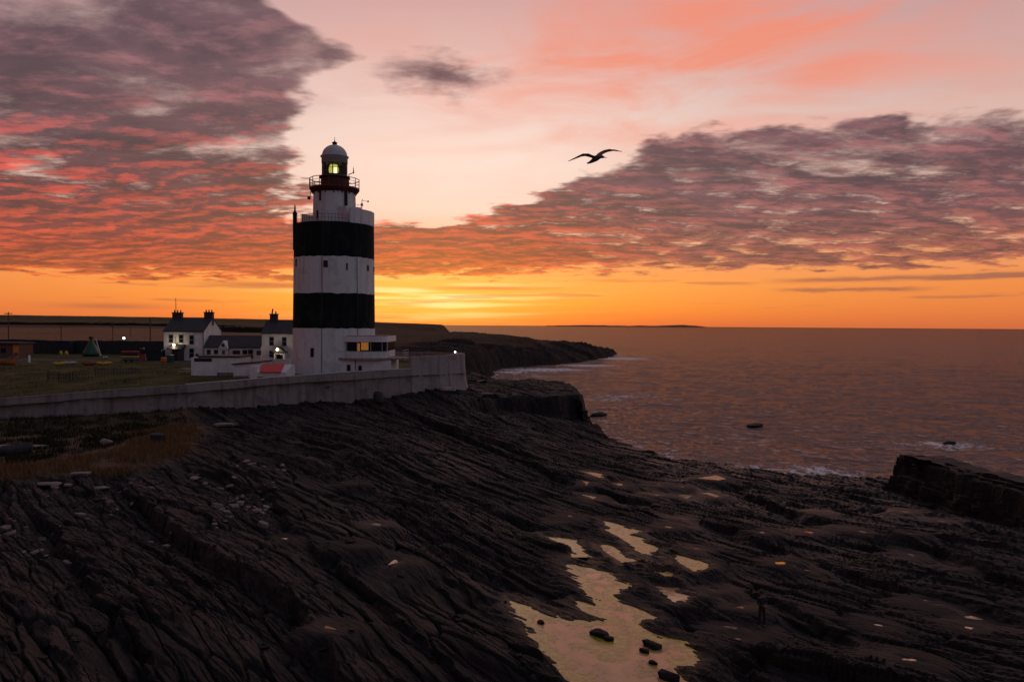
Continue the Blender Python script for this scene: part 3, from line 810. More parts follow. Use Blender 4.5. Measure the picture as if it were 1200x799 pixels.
def foam_spot(px, py, rx, ry, a):
    global foam
    c = on_z(px, py, 0)
    foam = np.maximum(foam, a * np.exp(-((SX - c.x) / rx) ** 2 - ((SY - c.y) / ry) ** 2))
foam_spot(722, 420, 24, 22, 1.35); foam_spot(690, 428.5, 18, 10, 1.35); foam_spot(640, 433.5, 24, 13, 1.3); foam_spot(600, 436, 10, 9, 1.2)
foam_spot(735, 464, 13, 5, 1.0); foam_spot(708, 468, 8, 4, 1.0); foam_spot(1112, 521, 7.5, 5.5, 1.05); foam_spot(1070, 520, 9, 5, 0.72)
foam_spot(900, 552, 6, 5, 0.9); foam_spot(960, 553, 6, 5, 1.0); foam_spot(990, 556, 5, 4, 0.95); foam_spot(930, 557, 6, 4, 1.0)
Zsea += 0.25 * foam * fbm(SX / 2.2, SY / 2.2, 212, 3) * (cell < 2)
grid_mesh('sea', SX, SY, Zsea, mat_sea, dict(foam=foam), kind='structure', mask=(sdc_s > -8))

# ================================================================== land beyond the lighthouse
F = lambda px, py, y: tuple(on_y(px, py, y))
LAND = [(-60, 170, 9.45), (-120, 150, 9.4), (-110, 185, 9.5), (-60, 200, 9.6), (-25, 170, 9.0), (-15, 160, 8.2), (-180, 170, 9.8), (-30, 200, 9.2), (-14, 190, 7.6),
        F(0, 399, 255), F(100, 399, 262), F(180, 399, 262), F(300, 398, 280), F(-200, 399, 255),
        F(0, 381.5, 520), F(100, 382, 520), F(180, 383, 520), F(290, 386, 520), F(-200, 381, 520), F(240, 393, 360), F(330, 392, 400),
        F(0, 377, 640), F(120, 377.5, 640), F(240, 379, 640), F(340, 381, 640), F(-200, 376, 640),
        F(0, 370.5, 1700), F(60, 371, 1700), F(120, 372, 1700), F(190, 373, 1700), F(290, 374.5, 1700), F(340, 375, 1700), F(-250, 370, 1700), F(-600, 368, 1800),
        F(445, 378.2, 1300), F(475, 379.4, 1300), F(495, 381.2, 1280), F(510, 383.2, 1260), F(524, 385.4, 1240), (-125, 1400, 5), (-116, 1300, 5), (-104, 1150, 4), F(440, 388, 600), F(480, 389, 560), (-95, 1050, 6), (-150, 1500, 16),
        F(450, 405, 270), F(500, 404, 265), F(540, 402, 280), F(450, 395, 380), F(520, 392.0, 400), F(560, 390.8, 395), F(590, 391.8, 385), F(612, 395.0, 380), F(624, 397.5, 384), F(631, 404, 388), F(637, 403.5, 390), F(631, 406, 372), F(634, 404, 400),
        F(645, 400.8, 398), F(665, 400.2, 404), F(682, 403.5, 408), F(700, 409, 412), F(722, 416.0, 418), F(600, 408, 325), F(640, 414, 345), F(680, 418, 372), F(560, 409, 290),
        (-5, 560, 7), (-40, 640, 9), (20, 460, 7), (45, 450, 4), (-600, 900, 24), (-400, 500, 15)]
land_rbf = RBF(LAND, 4.0)
def land_height(x, y):
    z = land_rbf(x, y)
    sd = poly_sd(x, y, COAST)
    r = np.hypot(x, y)
    sd = sd + (3.5 * fbm(x / 16, y / 16, 301, 4, 0.6) + 1.2 * fbm(x / 4, y / 4, 303, 3)) * sstep(900, 300, r)
    rocky = sstep(-46, -14, sd) * (r < 900)
    s = x * UX + y * UY; t = x * NX + y * NY
    tt = t + 8 * fbm(x / 60, y / 60, 305, 3)
    saw = 0
    for Lb, a, sdn in ((16, 2.0, 1), (6, 1.2, 2), (2.5, 0.6, 3)):
        q = tt / Lb + 0.5 * pnoise(s / Lb / 3, t / Lb, 310 + sdn); f = q - np.floor(q)
        saw = saw + a * (np.where(f < 0.12, f / 0.12, 1 - (f - 0.12) / 0.88) - 0.5) * (0.4 + 1.0 * _h(np.floor(q), np.floor(q) * 0, 320 + sdn))
    z = z + saw * rocky + (0.35 * fbm(x / 22, y / 22, 330, 3) + 0.12 * fbm(x / 5, y / 5, 331, 3)) * sstep(160, 240, r)
    z = z + 1.2 * fbm(x / 90, y / 90, 335, 3) * sstep(500, 1100, r)
    wd = np.clip(r / 130.0, 3.2, 11.0) / 3.2
    cl = sstep(1.0, -7.0 * wd, sd) * sstep(0.5, -1.5, sd) ** 0.5
    return -3.0 + (z + 3.0) * cl, rocky * sstep(0.35, 0.65, rocky + 0.5 * fbm(x / 14, y / 14, 340, 3)), sd
FX, FY = polar(-50, 14, 760, 168.0, 2600.0, 460)
FZ, FR, FSD = land_height(FX, FY)
rr = np.hypot(FX, FY); azd = np.degrees(np.arctan2(FX, FY))
def c3(*c): return np.array(c)[None, None, :]
n_a = fbm(FX / 40, FY / 25, 350, 4)[..., None]; n_b = fbm(FX / 7, FY / 7, 351, 4)[..., None]
rows = np.sin((FY * 0.96 + FX * 0.28) / 1.3)[..., None]
stub = c3(0.235, 0.128, 0.068) * (1 + 0.28 * n_a + 0.30 * n_b + 0.06 * rows)
green = c3(0.055, 0.060, 0.022) * (1 + 0.5 * n_a + 0.4 * n_b)
brown = c3(0.100, 0.062, 0.040) * (1 + 0.5 * n_a + 0.5 * n_b)
heath = c3(0.060, 0.040, 0.026) * (1 + 0.6 * n_a + 0.6 * n_b)
def band(a, lo, hi): return (sstep(lo - 0.5, lo + 0.5, a) * sstep(hi + 0.5, hi - 0.5, a))[..., None]
colr = brown.repeat(1, 0) * np.ones(FX.shape + (1,))
fe = fbm(FX / 60, FY / 60, 352, 3) * 6
m_ = ((rr + fe > 205) & (rr + fe < 540))[..., None] & (azd < -13.5)[..., None]
colr = np.where(m_, stub, colr)
m_ = ((rr + fe <= 215))[..., None]
colr = np.where(m_, green * 0.9, colr)
m_ = ((rr + fe > 540) & (rr < 660))[..., None]; colr = np.where(m_, brown * 1.15, colr)
m_ = ((rr > 660) & (rr < 900))[..., None]; colr = np.where(m_, c3(0.11, 0.085, 0.03) * (1 + 0.5 * n_a), colr)
m_ = (rr > 900)[..., None]; colr = np.where(m_, green * 0.9 + brown * 0.2, colr)
m_ = ((azd > -13.5) & (rr > 215))[..., None]; colr = np.where(m_, heath, colr)
m_ = ((azd > -17.5) & (azd < -13.5) & (rr > 330) & (rr < 420))[..., None]; colr = np.where(m_, green, colr)
colr = np.where(FR[..., None] > 0.5, c3(0.034, 0.026, 0.024) * (1 + 0.6 * n_b), colr)
def land_material():
    m = bpy.data.materials.new('farmland'); m.use_nodes = True
    nt = m.node_tree; b = nt.nodes['Principled BSDF']; gg = G(nt)
    tc = gg.n('ShaderNodeTexCoord')
    f = gg.noise(tc.outputs['Object'], 0.8, 6.0, 0.65)
    c = attr_node(gg, 'field', True)
    c = gg.mix(gg.ss(0.3, 0.7, f), gg.mix(1.0, c, (0.65, 0.65, 0.65, 1.0), 'MULTIPLY'), gg.mix(1.0, c, (1.3, 1.25, 1.2, 1.0), 'MULTIPLY'))
    nt.links.new(c, b.inputs['Base Color']); b.inputs['Roughness'].default_value = 0.95; b.inputs['Specular IOR Level'].default_value = 0.1
    bn = gg.n('ShaderNodeBump'); bn.inputs['Strength'].default_value = 0.8; bn.inputs['Distance'].default_value = 0.4
    nt.links.new(f, bn.inputs['Height']); nt.links.new(bn.outputs[0], b.inputs['Normal'])
    return m
grid_mesh('farmland', FX, FY, FZ, land_material(), dict(field=np.clip(colr, 0.004, 1)), kind='structure', mask=(FZ > -2.2))

# low islands on the sea horizon
mat_hill = mat('far_hill', (0.16, 0.09, 0.07), 0.95, spec=0.05)
def far_hill(px0, px1, hts, dist):
    n = 60
    vs, fs = [], []
    for i in range(n + 1):
        t = i / n
        px = px0 + (px1 - px0) * t
        hpx = np.interp(t, np.linspace(0, 1, len(hts)), hts) + (0.25 * pnoise(np.array(t * 9.0), np.array(3.3), 5) if 0 < t < 1 else 0)
        x = (px - 600) / FOC * dist
        h = max(0.0, float(hpx)) * dist / FOC
        wdt = 500
        vs += [(x, dist - wdt, -4), (x, dist - wdt * 0.3, h * 0.75 - 1), (x, dist, h + 8), (x, dist + wdt, -4)]
    for i in range(n):
        for j in range(3):
            a = i * 4 + j
            fs.append((a, a + 4, a + 5, a + 1))
    me = bpy.data.meshes.new('hills'); me.from_pydata(vs, [], fs); me.materials.append(mat_hill)
    o = bpy.data.objects.new('hills', me); COL.objects.link(o); o['kind'] = 'structure'
far_hill(735, 826, (0.2, 0.9, 0.9, 0.7, 1.1, 1.8, 1.9, 1.1, 0.0), 9500)
far_hill(640, 735, (0.0, 0.7, 0.9, 0.4), 9800)

# ================================================================== the lawn and yard inside the wall
WALL = [(-165, 492.5, 6.2, 8.1), (-80, 489.5, 6.5, 8.3), (0, 486.5, 6.8, 8.55), (110, 482.5, 6.8, 9.05), (219, 478.5, 6.8, 9.55)]
WALL2 = [(219, 478.5, 6.8, 9.62), (330, 469, 7.05, 10.05), (430, 462, 7.2, 10.42), (482, 457.5, 7.3, 10.45)]
WP = [on_z(a, b, c) for a, b, c, t in WALL]; WP2 = [on_z(a, b, c) for a, b, c, t in WALL2]
TOPS = [t for a, b, c, t in WALL]; TOPS2 = [t for a, b, c, t in WALL2]
BE = on_z(482, 457.5, 7.3); BF = on_z(543, 453, 7.4)
LAWN_PTS = [(WP[0].x, WP[0].y + 1, 7.7), (WP[2].x, WP[2].y + 1, 7.9), (WP[3].x, WP[3].y + 1, 8.4), (WP[4].x, WP[4].y + 1, 8.75), (WP2[1].x, WP2[1].y + 1, 9.2), (WP2[2].x, WP2[2].y + 1, 9.4),
            (BE.x, BE.y + 2, 9.5), (BF.x, BF.y + 2, 9.5), (-80, 115, 8.9), (-60, 110, 9.1), (-100, 120, 8.9), (-40, 108, 9.35), (-70, 130, 9.5), (-100, 140, 9.5), (-60, 150, 9.6), (-27, 119, 9.45), (-20, 112, 9.45),
            (-100, 175, 9.65), (-60, 180, 9.65), (-30, 160, 9.5), (-14, 150, 9.4), (-130, 150, 9.6), (-130, 180, 9.7), (-40, 140, 9.6)]
lawn_rbf = RBF(LAWN_PTS, 2.0)
LAWN_EDGE = [(-150, WP[0].y)] + [(p.x, p.y + 0.3) for p in WP] + [(p.x, p.y + 0.3) for p in WP2[1:]] + [(BF.x - 0.4, BF.y + 0.4), (-10.0, 134), (-14.5, 152), (-25, 162), (-30, 186), (-150, 186)]
gx, gy = np.meshgrid(np.arange(-150, -5, 0.7), np.arange(78, 187, 0.7))
lz = lawn_rbf(gx, gy) + 0.10 * fbm(gx / 6, gy / 6, 401, 3) + 0.05 * fbm(gx / 1.6, gy / 1.6, 402, 3)
ld = poly_sd(gx, gy, LAWN_EDGE)
pave = np.maximum(sstep(0.6, -0.6, poly_sd(gx, gy, [(-112, 150), (-95, 151.5), (-52, 147), (-36, 134), (-30, 128), (-20, 128), (-20, 104), (-31, 104), (-34, 122), (-48, 141), (-72, 146.5), (-112, 146)])), 0)
def lawn_material():
    m = veg_material('lawn', [(0.022, 0.028, 0.010, 1), (0.062, 0.062, 0.020, 1), (0.13, 0.105, 0.036, 1)], 0.22, 0.5)
    nt = m.node_tree; b = nt.nodes['Principled BSDF']; gg = G(nt)
    src = b.inputs['Base Color'].links[0].from_socket
    tc = gg.n('ShaderNodeTexCoord')
    f = gg.noise(tc.outputs['Object'], 0.8, 5.0, 0.6)
    pv = gg.mix(gg.ss(0.35, 0.65, f), (0.085, 0.075, 0.07, 1.0), (0.13, 0.11, 0.10, 1.0))
    nt.links.new(gg.mix(attr_node(gg, 'pave'), src, pv), b.inputs['Base Color'])
    return m
grid_mesh('lawn', gx, gy, lz, lawn_material(), dict(pave=pave), mask=ld < 0.35, kind='structure')
def lawn_at(x, y): return float(lawn_rbf(np.array([x], float), np.array([y], float))[0])

# ================================================================== mesh builder
class MB:
    def __init__(self): self.v, self.f, self.m, self.s = [], [], [], []
    def _add(self, vs, fs, mi=0, M=None, smooth=False):
        o = len(self.v)
        for p in vs:
            p = Vector(p)
            self.v.append(tuple(M @ p) if M is not None else tuple(p))
        for q in fs:
            self.f.append(tuple(i + o for i in q)); self.m.append(mi); self.s.append(smooth)
        return self
    def box(self, x0, y0, z0, x1, y1, z1, mi=0, M=None):
        vs = [(x0, y0, z0), (x1, y0, z0), (x1, y1, z0), (x0, y1, z0), (x0, y0, z1), (x1, y0, z1), (x1, y1, z1), (x0, y1, z1)]
        return self._add(vs, [(3, 2, 1, 0), (4, 5, 6, 7), (0, 1, 5, 4), (1, 2, 6, 5), (2, 3, 7, 6), (3, 0, 4, 7)], mi, M)
    def prism(self, pts, z0, z1, mi=0, M=None):
        """pts counter-clockwise; z0 / z1 a number or one per point"""
        n = len(pts)
        a = [z0] * n if not hasattr(z0, '__len__') else z0
        b = [z1] * n if not hasattr(z1, '__len__') else z1
        vs = [(p[0], p[1], a[i]) for i, p in enumerate(pts)] + [(p[0], p[1], b[i]) for i, p in enumerate(pts)]
        fs = [tuple(range(n - 1, -1, -1)), tuple(range(n, 2 * n))] + [(i, (i + 1) % n, n + (i + 1) % n, n + i) for i in range(n)]
        return self._add(vs, fs, mi, M)
    def gable(self, pts_yz, x0, x1, mi=0, M=None):
        """profile in the y-z plane pushed along x"""
        n = len(pts_yz)
        vs = [(x0, p[0], p[1]) for p in pts_yz] + [(x1, p[0], p[1]) for p in pts_yz]
        fs = [tuple(range(n - 1, -1, -1)), tuple(range(n, 2 * n))] + [(i, (i + 1) % n, n + (i + 1) % n, n + i) for i in range(n)]
        return self._add(vs, fs, mi, M)
    def tube(self, a, b, r0, r1=None, n=8, mi=0, smooth=True, M=None):
        a, b = Vector(a), Vector(b); r1 = r0 if r1 is None else r1
        d = (b - a).normalized(); u = d.orthogonal().normalized(); w = d.cross(u)
        vs = []
        for c, r in ((a, r0), (b, r1)):
            for i in range(n):
                t = 2 * math.pi * i / n
                vs.append(c + (u * math.cos(t) + w * math.sin(t)) * r)
        fs = [(i, (i + 1) % n, n + (i + 1) % n, n + i) for i in range(n)]
        self._add(vs, fs, mi, M, smooth)
        return self._add(vs, [tuple(range(n - 1, -1, -1)), tuple(range(n, 2 * n))], mi, M)
    def lathe(self, prof, n=48, mi=0, c=(0, 0), a0=0.0, a1=2 * math.pi, smooth=True, closed=False, flute=0):
        """prof: (radius, z) from bottom to top"""
        full = abs(a1 - a0 - 2 * math.pi) < 1e-6
        k_ = n if full else n + 1
        vs = []
        for r, z in prof:
            for i in range(k_):
                t = a0 + (a1 - a0) * i / n
                vs.append((c[0] + r * math.cos(t), c[1] + r * math.sin(t), z))
        fs = []
        rows = list(range(len(prof) - 1)) + ([len(prof) - 1] if closed else [])
        for j in rows:
            j2 = (j + 1) % len(prof)
            for i in range(n):
                i2 = (i + 1) % k_ if full else i + 1
                fs.append((j * k_ + i, j * k_ + i2, j2 * k_ + i2, j2 * k_ + i))
        self._add(vs, fs, mi, None, smooth)
        if not full and closed:
            m_ = len(prof)
            self._add([vs[j * k_] for j in range(m_)], [tuple(range(m_))], mi)
            self._add([vs[j * k_ + n] for j in range(m_)], [tuple(range(m_ - 1, -1, -1))], mi)
        return self
    def ball(self, c, r, mi=0, n=12, sz=1.0):
        return self.lathe([(max(1e-4, r * math.sin(math.pi * j / 8)), c[2] - r * sz * math.cos(math.pi * j / 8)) for j in range(9)], n, mi, (c[0], c[1]))
    def build(self, name, mats, parent=None, loc=None, rz=0.0):
        me = bpy.data.meshes.new(name)
        me.from_pydata(self.v, [], self.f)
        for mm in (mats if isinstance(mats, (list, tuple)) else [mats]): me.materials.append(mm)
        me.polygons.foreach_set('material_index', self.m)
        me.polygons.foreach_set('use_smooth', self.s)
        me.update()
        o = bpy.data.objects.new(name, me); COL.objects.link(o)
        if parent is not None: o.parent = parent
        if loc is not None: o.location = loc
        o.rotation_euler = (0, 0, rz)
        return o

def thing(name, loc, label, cat, group=None, rz=0.0, kind=None):
    o = bpy.data.objects.new(name, None); COL.objects.link(o)
    o.empty_display_size = 0.3
    o.location = loc; o.rotation_euler = (0, 0, rz)
    return tag(o, label, cat, group, kind)

def copy_tree(o, loc=None, rz=None, label=None):
    c = o.copy(); COL.objects.link(c)
    if loc is not None: c.location = loc
    if rz is not None: c.rotation_euler = (0, 0, rz)
    if label: c['label'] = label
    for ch in o.children:
        d = ch.copy(); COL.objects.link(d); d.parent = c
        for e in ch.children:
            f = e.copy(); COL.objects.link(f); f.parent = d
    return c

# ================================================================== paints
m_white = mat('white_limewash', (0.74, 0.73, 0.71), 0.85, var=0.16, var_scale=0.9, bump=0.35, bump_scale=3.0, spec=0.2)
m_tower_white = mat('tower_white', (0.74, 0.73, 0.72), 0.8, var=0.22, var_scale=0.7, bump=0.4, bump_scale=2.5, spec=0.2, stretch=(1, 1, 0.35))
m_tower_black = mat('tower_black', (0.008, 0.012, 0.012), 0.85, var=0.4, var_scale=0.8, bump=0.4, bump_scale=2.5, spec=0.3, stretch=(1, 1, 0.4))
m_rendergrey = mat('grey_render', (0.27, 0.225, 0.21), 0.9, var=0.4, var_scale=0.55, bump=0.6, bump_scale=2.2, spec=0.15)
m_rendergrey2 = mat('pale_render', (0.36, 0.31, 0.29), 0.9, var=0.45, var_scale=0.8, bump=0.5, bump_scale=2.2, spec=0.15)
m_coping = mat('coping', (0.48, 0.43, 0.41), 0.9, var=0.3, var_scale=1.2, bump=0.3)
m_slate = mat('slate', (0.045, 0.045, 0.05), 0.6, var=0.5, var_scale=1.5, bump=0.5, bump_scale=6.0, stretch=(1, 1, 3))
m_dark = mat('dark_metal', (0.03, 0.03, 0.033), 0.5, metal=0.3)
m_black = mat('black_paint', (0.015, 0.015, 0.016), 0.5)
m_glass = mat('dark_glass', (0.008, 0.010, 0.013), 0.12, spec=0.25)
m_frame = mat('window_frame', (0.35, 0.35, 0.35), 0.6)
m_darkframe = mat('dark_frame', (0.05, 0.05, 0.055), 0.6)
m_red = mat('red_paint', (0.42, 0.028, 0.030), 0.5, var=0.25, var_scale=2.0)
m_galred = mat('gallery_red', (0.11, 0.020, 0.018), 0.5, var=0.3, var_scale=3.0)
m_reddull = mat('dull_red_paint', (0.24, 0.03, 0.028), 0.5)
m_yellow = mat('yellow_paint', (0.60, 0.36, 0.03), 0.45)
m_teal = mat('teal_paint', (0.02, 0.16, 0.17), 0.45)
m_blue = mat('dark_blue_paint', (0.012, 0.03, 0.075), 0.45)
m_orange = mat('orange_paint', (0.50, 0.14, 0.04), 0.5)
m_buoy = mat('buoy_green', (0.012, 0.075, 0.045), 0.5, var=0.3, var_scale=1.2)
m_wood = mat('weathered_wood', (0.11, 0.085, 0.065), 0.85, var=0.4, var_scale=3.0)
m_paleboat = mat('pale_paint', (0.48, 0.44, 0.40), 0.6, var=0.25)
m_stone = mat('dark_fieldstone', (0.032, 0.036, 0.038), 0.9, var=0.55, var_scale=1.6, bump=1.0, bump_scale=2.5)
m_hedge = mat('hedge_green', (0.020, 0.024, 0.010), 0.95, var=0.5, var_scale=0.8, bump=1.0, bump_scale=1.6)
m_slabstone = mat('pale_slab_stone', (0.26, 0.205, 0.18), 0.85, var=0.45, var_scale=1.2, bump=0.7, bump_scale=3.0)
m_boulder = mat('dark_boulder', (0.035, 0.037, 0.045), 0.8, var=0.4, var_scale=2.0, bump=0.8, bump_scale=3.0)
m_lamp = mat('lamp_glow', (1, 0.9, 0.7), emit=(1.0, 0.80, 0.50), estr=9.0)
m_lampwhite = mat('lamp_white', (1, 1, 1), emit=(1.0, 0.93, 0.80), estr=9.0)
m_lens = mat('lens_glow', (0.8, 0.8, 0.4), emit=(0.80, 0.66, 0.16), estr=0.50)
m_lensbright = mat('lens_bright', (0.9, 0.9, 0.7), emit=(1.0, 0.90, 0.55), estr=1.5)
m_amber = mat('amber_glow', (0.8, 0.4, 0.1), emit=(1.0, 0.36, 0.05), estr=0.15)
m_pipe = mat('pipe_paint', (0.06, 0.06, 0.062), 0.9, spec=0.05)
m_grey = mat('grey_metal', (0.32, 0.32, 0.33), 0.5, metal=0.2)

def weathered(name, base, stain, rust, amt):
    m = mat(name, base, 0.85, spec=0.12)
    nt = m.node_tree; b = nt.nodes['Principled BSDF']; gg = G(nt)
    tc = gg.n('ShaderNodeTexCoord')
    def mapped(s3):
        mp = gg.n('ShaderNodeMapping'); mp.inputs['Scale'].default_value = s3; nt.links.new(tc.outputs['Object'], mp.inputs[0]); return mp.outputs[0]
    streak = gg.noise(mapped((1.6, 1.6, 0.10)), 1.0, 6.0, 0.65, 0.2)
    patch = gg.noise(tc.outputs['Object'], 0.45, 5.0, 0.6, 0.5); fine = gg.noise(mapped((1, 1, 1.6)), 3.2, 6.0, 0.7)
    col = gg.mix(gg.mul(gg.ss(0.46, 0.70, streak), amt), (*base, 1.0), (*stain, 1.0))
    col = gg.mix(gg.mul(gg.ss(0.50, 0.66, patch), amt * 0.8), col, (*stain, 1.0))
    col = gg.mix(gg.mul(gg.ss(0.58, 0.72, gg.add(gg.mul(streak, 0.6), gg.mul(patch, 0.4))), amt), col, (*rust, 1.0))
    col = gg.mix(gg.mul(gg.ss(0.4, 0.65, fine), 0.35), col, gg.mix(1.0, col, (0.72, 0.72, 0.72, 1.0), 'MULTIPLY'))
    nt.links.new(col, b.inputs['Base Color'])
    bn = gg.n('ShaderNodeBump'); bn.inputs['Strength'].default_value = 0.8; bn.inputs['Distance'].default_value = 0.10
    nt.links.new(gg.add(fine, gg.mul(patch, 1.5)), bn.inputs['Height']); nt.links.new(bn.outputs[0], b.inputs['Normal'])
    return m
MATS.pop('tower_white'); MATS.pop('tower_black'); MATS.pop('grey_render'); MATS.pop('pale_render')
m_tower_white = weathered('tower_white', (0.72, 0.72, 0.71), (0.44, 0.43, 0.42), (0.42, 0.34, 0.28), 0.55)
m_tower_black = weathered('tower_black', (0.008, 0.012, 0.012), (0.030, 0.034, 0.034), (0.03, 0.024, 0.02), 0.7)
m_rendergrey = weathered('grey_render', (0.27, 0.225, 0.21), (0.13, 0.11, 0.105), (0.22, 0.13, 0.11), 0.8)
m_rendergrey2 = weathered('pale_render', (0.35, 0.30, 0.285), (0.20, 0.17, 0.165), (0.28, 0.17, 0.15), 0.8)
# the lantern's panes: thin clear glass
def clear_glass():
    m = bpy.data.materials.new('lantern_pane'); m.use_nodes = True
    nt = m.node_tree; gg = G(nt)
    for nd in list(nt.nodes): nt.nodes.remove(nd)
    tr = gg.n('ShaderNodeBsdfTransparent'); tr.inputs[0].default_value = (0.80, 0.86, 0.80, 1)
    gl = gg.n('ShaderNodeBsdfGlossy'); gl.inputs['Roughness'].default_value = 0.04
    fr = gg.n('ShaderNodeFresnel'); fr.inputs[0].default_value = 1.45
    mx = gg.n('ShaderNodeMixShader'); o = gg.n('ShaderNodeOutputMaterial')
    nt.links.new(fr.outputs[0], mx.inputs[0]); nt.links.new(tr.outputs[0], mx.inputs[1]); nt.links.new(gl.outputs[0], mx.inputs[2])
    nt.links.new(mx.outputs[0], o.inputs[0])
    return m
m_pane = clear_glass()

# ================================================================== lighthouse
TY = 119.0
T0 = on_y(391.7, 440, TY)
lh = thing('lighthouse', (T0.x, TY, 9.2), 'tall lighthouse with two black bands on white, red gallery and lit lantern', 'lighthouse')
TB = 9.2
PXM = TY / FOC                                     # metres per photo pixel at the tower
def tz(py): return on_y(391.7, py, TY).z - TB      # local height of a picture row at the tower
def ang_at(px, r):                                 # direction (local angle) of the front of the tower at a picture column
    va = math.atan2(-T0.x, -TY)                    # towards the camera
    return math.atan2(-TY, -T0.x) + math.asin(max(-0.98, min(0.98, (px - 391.7) * PXM / r)))
R0, R1 = 6.28, 6.02
def rad(z): return R0 + (R1 - R0) * min(1, max(0, z / (tz(265))))
zb = [-0.8, tz(384.5), tz(345), tz(304), tz(265)]
b = MB()
prof_m = [0, 1, 0, 1]
for i in range(4):
    z0, z1 = zb[i], zb[i + 1]
    b.lathe([(rad(z0), z0), (rad((z0 + z1) / 2), (z0 + z1) / 2), (rad(z1), z1)], 96, prof_m[i])
zt = zb[4]
b.lathe([(R1, zt), (R1 - 0.45, zt + 0.004), (R1 - 0.45, zt - 0.9), (0.01, zt - 0.9)], 96, 1, smooth=False)
# slim painted render rib down the front right and a stringcourse
for i_, (x_, y_, z_) in enumerate(b.v):
    for zq in zb[1:4]:
        if abs(z_ - zq) < 1e-4: b.v[i_] = (x_, y_, z_ + 0.10 * float(pnoise(np.array(math.atan2(y_, x_) * 6), np.array(zq), 3)) + 0.05 * float(pnoise(np.array(math.atan2(y_, x_) * 19), np.array(zq), 4)))
shaft = b.build('tower_shaft', [m_tower_white, m_tower_black], lh)
# front right wall thickening (the old stair bulge), a shallow flat pilaster
a_r = ang_at(427, R1)
# rim: white parapet on the right and back
a0, a1 = ang_at(409, R1), ang_at(409, R1) + R(215)
b = MB(); zp = tz(249) + 0.0
b.lathe([(R1 + 0.03, zt - 0.02), (R1 + 0.03, zp), (R1 - 0.45, zp), (R1 - 0.45, zt - 0.85)], 64, 0, a0=a0, a1=a1, smooth=False, closed=True)
b.build('parapet', m_tower_white, lh)
# railing on the left rim
b = MB()
ra0, ra1 = ang_at(348.5, R1) - R(60), ang_at(404, R1)
nR = 30
for i in range(nR + 1):
    t = ra0 + (ra1 - ra0) * i / nR
    p = Vector(((R1 - 0.2) * math.cos(t), (R1 - 0.2) * math.sin(t), zt))
    b.tube(p, p + Vector((0, 0, 1.1)), 0.025, n=5)
    if i:
        for h in (0.55, 1.1): b.tube(pp + Vector((0, 0, h)), p + Vector((0, 0, h)), 0.025, n=5)
    pp = p
b.build('rim_railing', m_dark, lh)
# pinnacle on the left rim
ap = ang_at(347.4, R1 - 0.02)
c = ((R1 - 0.05) * math.cos(ap), (R1 - 0.05) * math.sin(ap))
b = MB()
b.lathe([(0.30, zt - 4.0), (0.33, zt + 1.35), (0.38, zt + 1.42), (0.38, zt + 1.6), (0.24, zt + 1.7), (0.13, zt + 2.0), (0.12, zt + 2.4), (0.09, zt + 2.6), (0.02, zt + 2.95)], 12, 0, c)
b.build('pinnacle', m_tower_black, lh)
# upper tower
zg = tz(222)
b = MB()
b.lathe([(3.30, zt - 0.9), (3.26, zt + 1.0), (3.17, zg - 0.6)], 64, 0)
up = b.build('upper_tower', m_tower_white, lh)
# square stair head joined to the upper tower on the right
asr = ang_at(413, 5.0)
b = MB()
M = Matrix.Rotation(asr, 4, 'Z')
b.box(2.6, -1.35, zt - 0.9, 5.0, 1.35, tz(246), 0, M)
b.build('stair_head', m_tower_white, lh)
# tall slit windows of the upper tower
def wall_window(px, py0, py1, r, w, parent, name='window', depth=0.16, m=m_glass, zz=None):
    a = ang_at(px, r)
    z0, z1 = (tz(py1), tz(py0)) if zz is None else zz
    M = Matrix.Rotation(a, 4, 'Z')
    bb = MB(); bb.box(r - 0.25, -w / 2, z0, r + 0.02, w / 2, z1, 0, M)
    o = bb.build(name, m, parent)
    fb_ = MB(); t = 0.07
    for y0, y1, q0, q1 in ((-w / 2 - t, -w / 2, z0 - t, z1 + t), (w / 2, w / 2 + t, z0 - t, z1 + t), (-w / 2, w / 2, z0 - t, z0), (-w / 2, w / 2, z1, z1 + t)):
        fb_.box(r - 0.2, y0, q0, r + 0.06, y1, q1, 0, M)
    fb_.build('frame', m_darkframe, o)
    return o
wall_window(404.2, 225, 246, 3.2, 0.42, lh)
wall_window(375.8, 226, 238, 3.2, 0.22, lh)
wall_window(372.8, 250, 260, 3.24, 0.25, lh)
# gallery
b = MB()
b.lathe([(3.18, zg - 0.75), (3.35, zg - 0.55), (3.72, zg - 0.12), (3.85, zg - 0.1), (3.85, zg + 0.12), (1.9, zg + 0.12)], 16, 0, smooth=False)
for i in range(16):
    t = 2 * math.pi * (i + 0.5) / 16; M = Matrix.Rotation(t, 4, 'Z')
    b.prism([(3.15, -0.09), (3.75, -0.09), (3.75, 0.09), (3.15, 0.09)], [zg - 1.0, zg - 0.2, zg - 0.2, zg - 1.0], zg - 0.1, 0, M)
gal = b.build('gallery', m_galred, lh)
b = MB()
for i in range(16):
    t = 2 * math.pi * i / 16; t2 = 2 * math.pi * (i + 1) / 16
    p = Vector((3.78 * math.cos(t), 3.78 * math.sin(t), zg + 0.12)); q = Vector((3.78 * math.cos(t2), 3.78 * math.sin(t2), zg + 0.12))
    b.tube(p, p + Vector((0, 0, 1.35)), 0.06, n=6)
    for h, rr_ in ((1.35, 0.06), (0.9, 0.03), (0.45, 0.03)): b.tube(p + Vector((0, 0, h)), q + Vector((0, 0, h)), rr_, n=6)
b.build('gallery_railing', m_galred, gal)
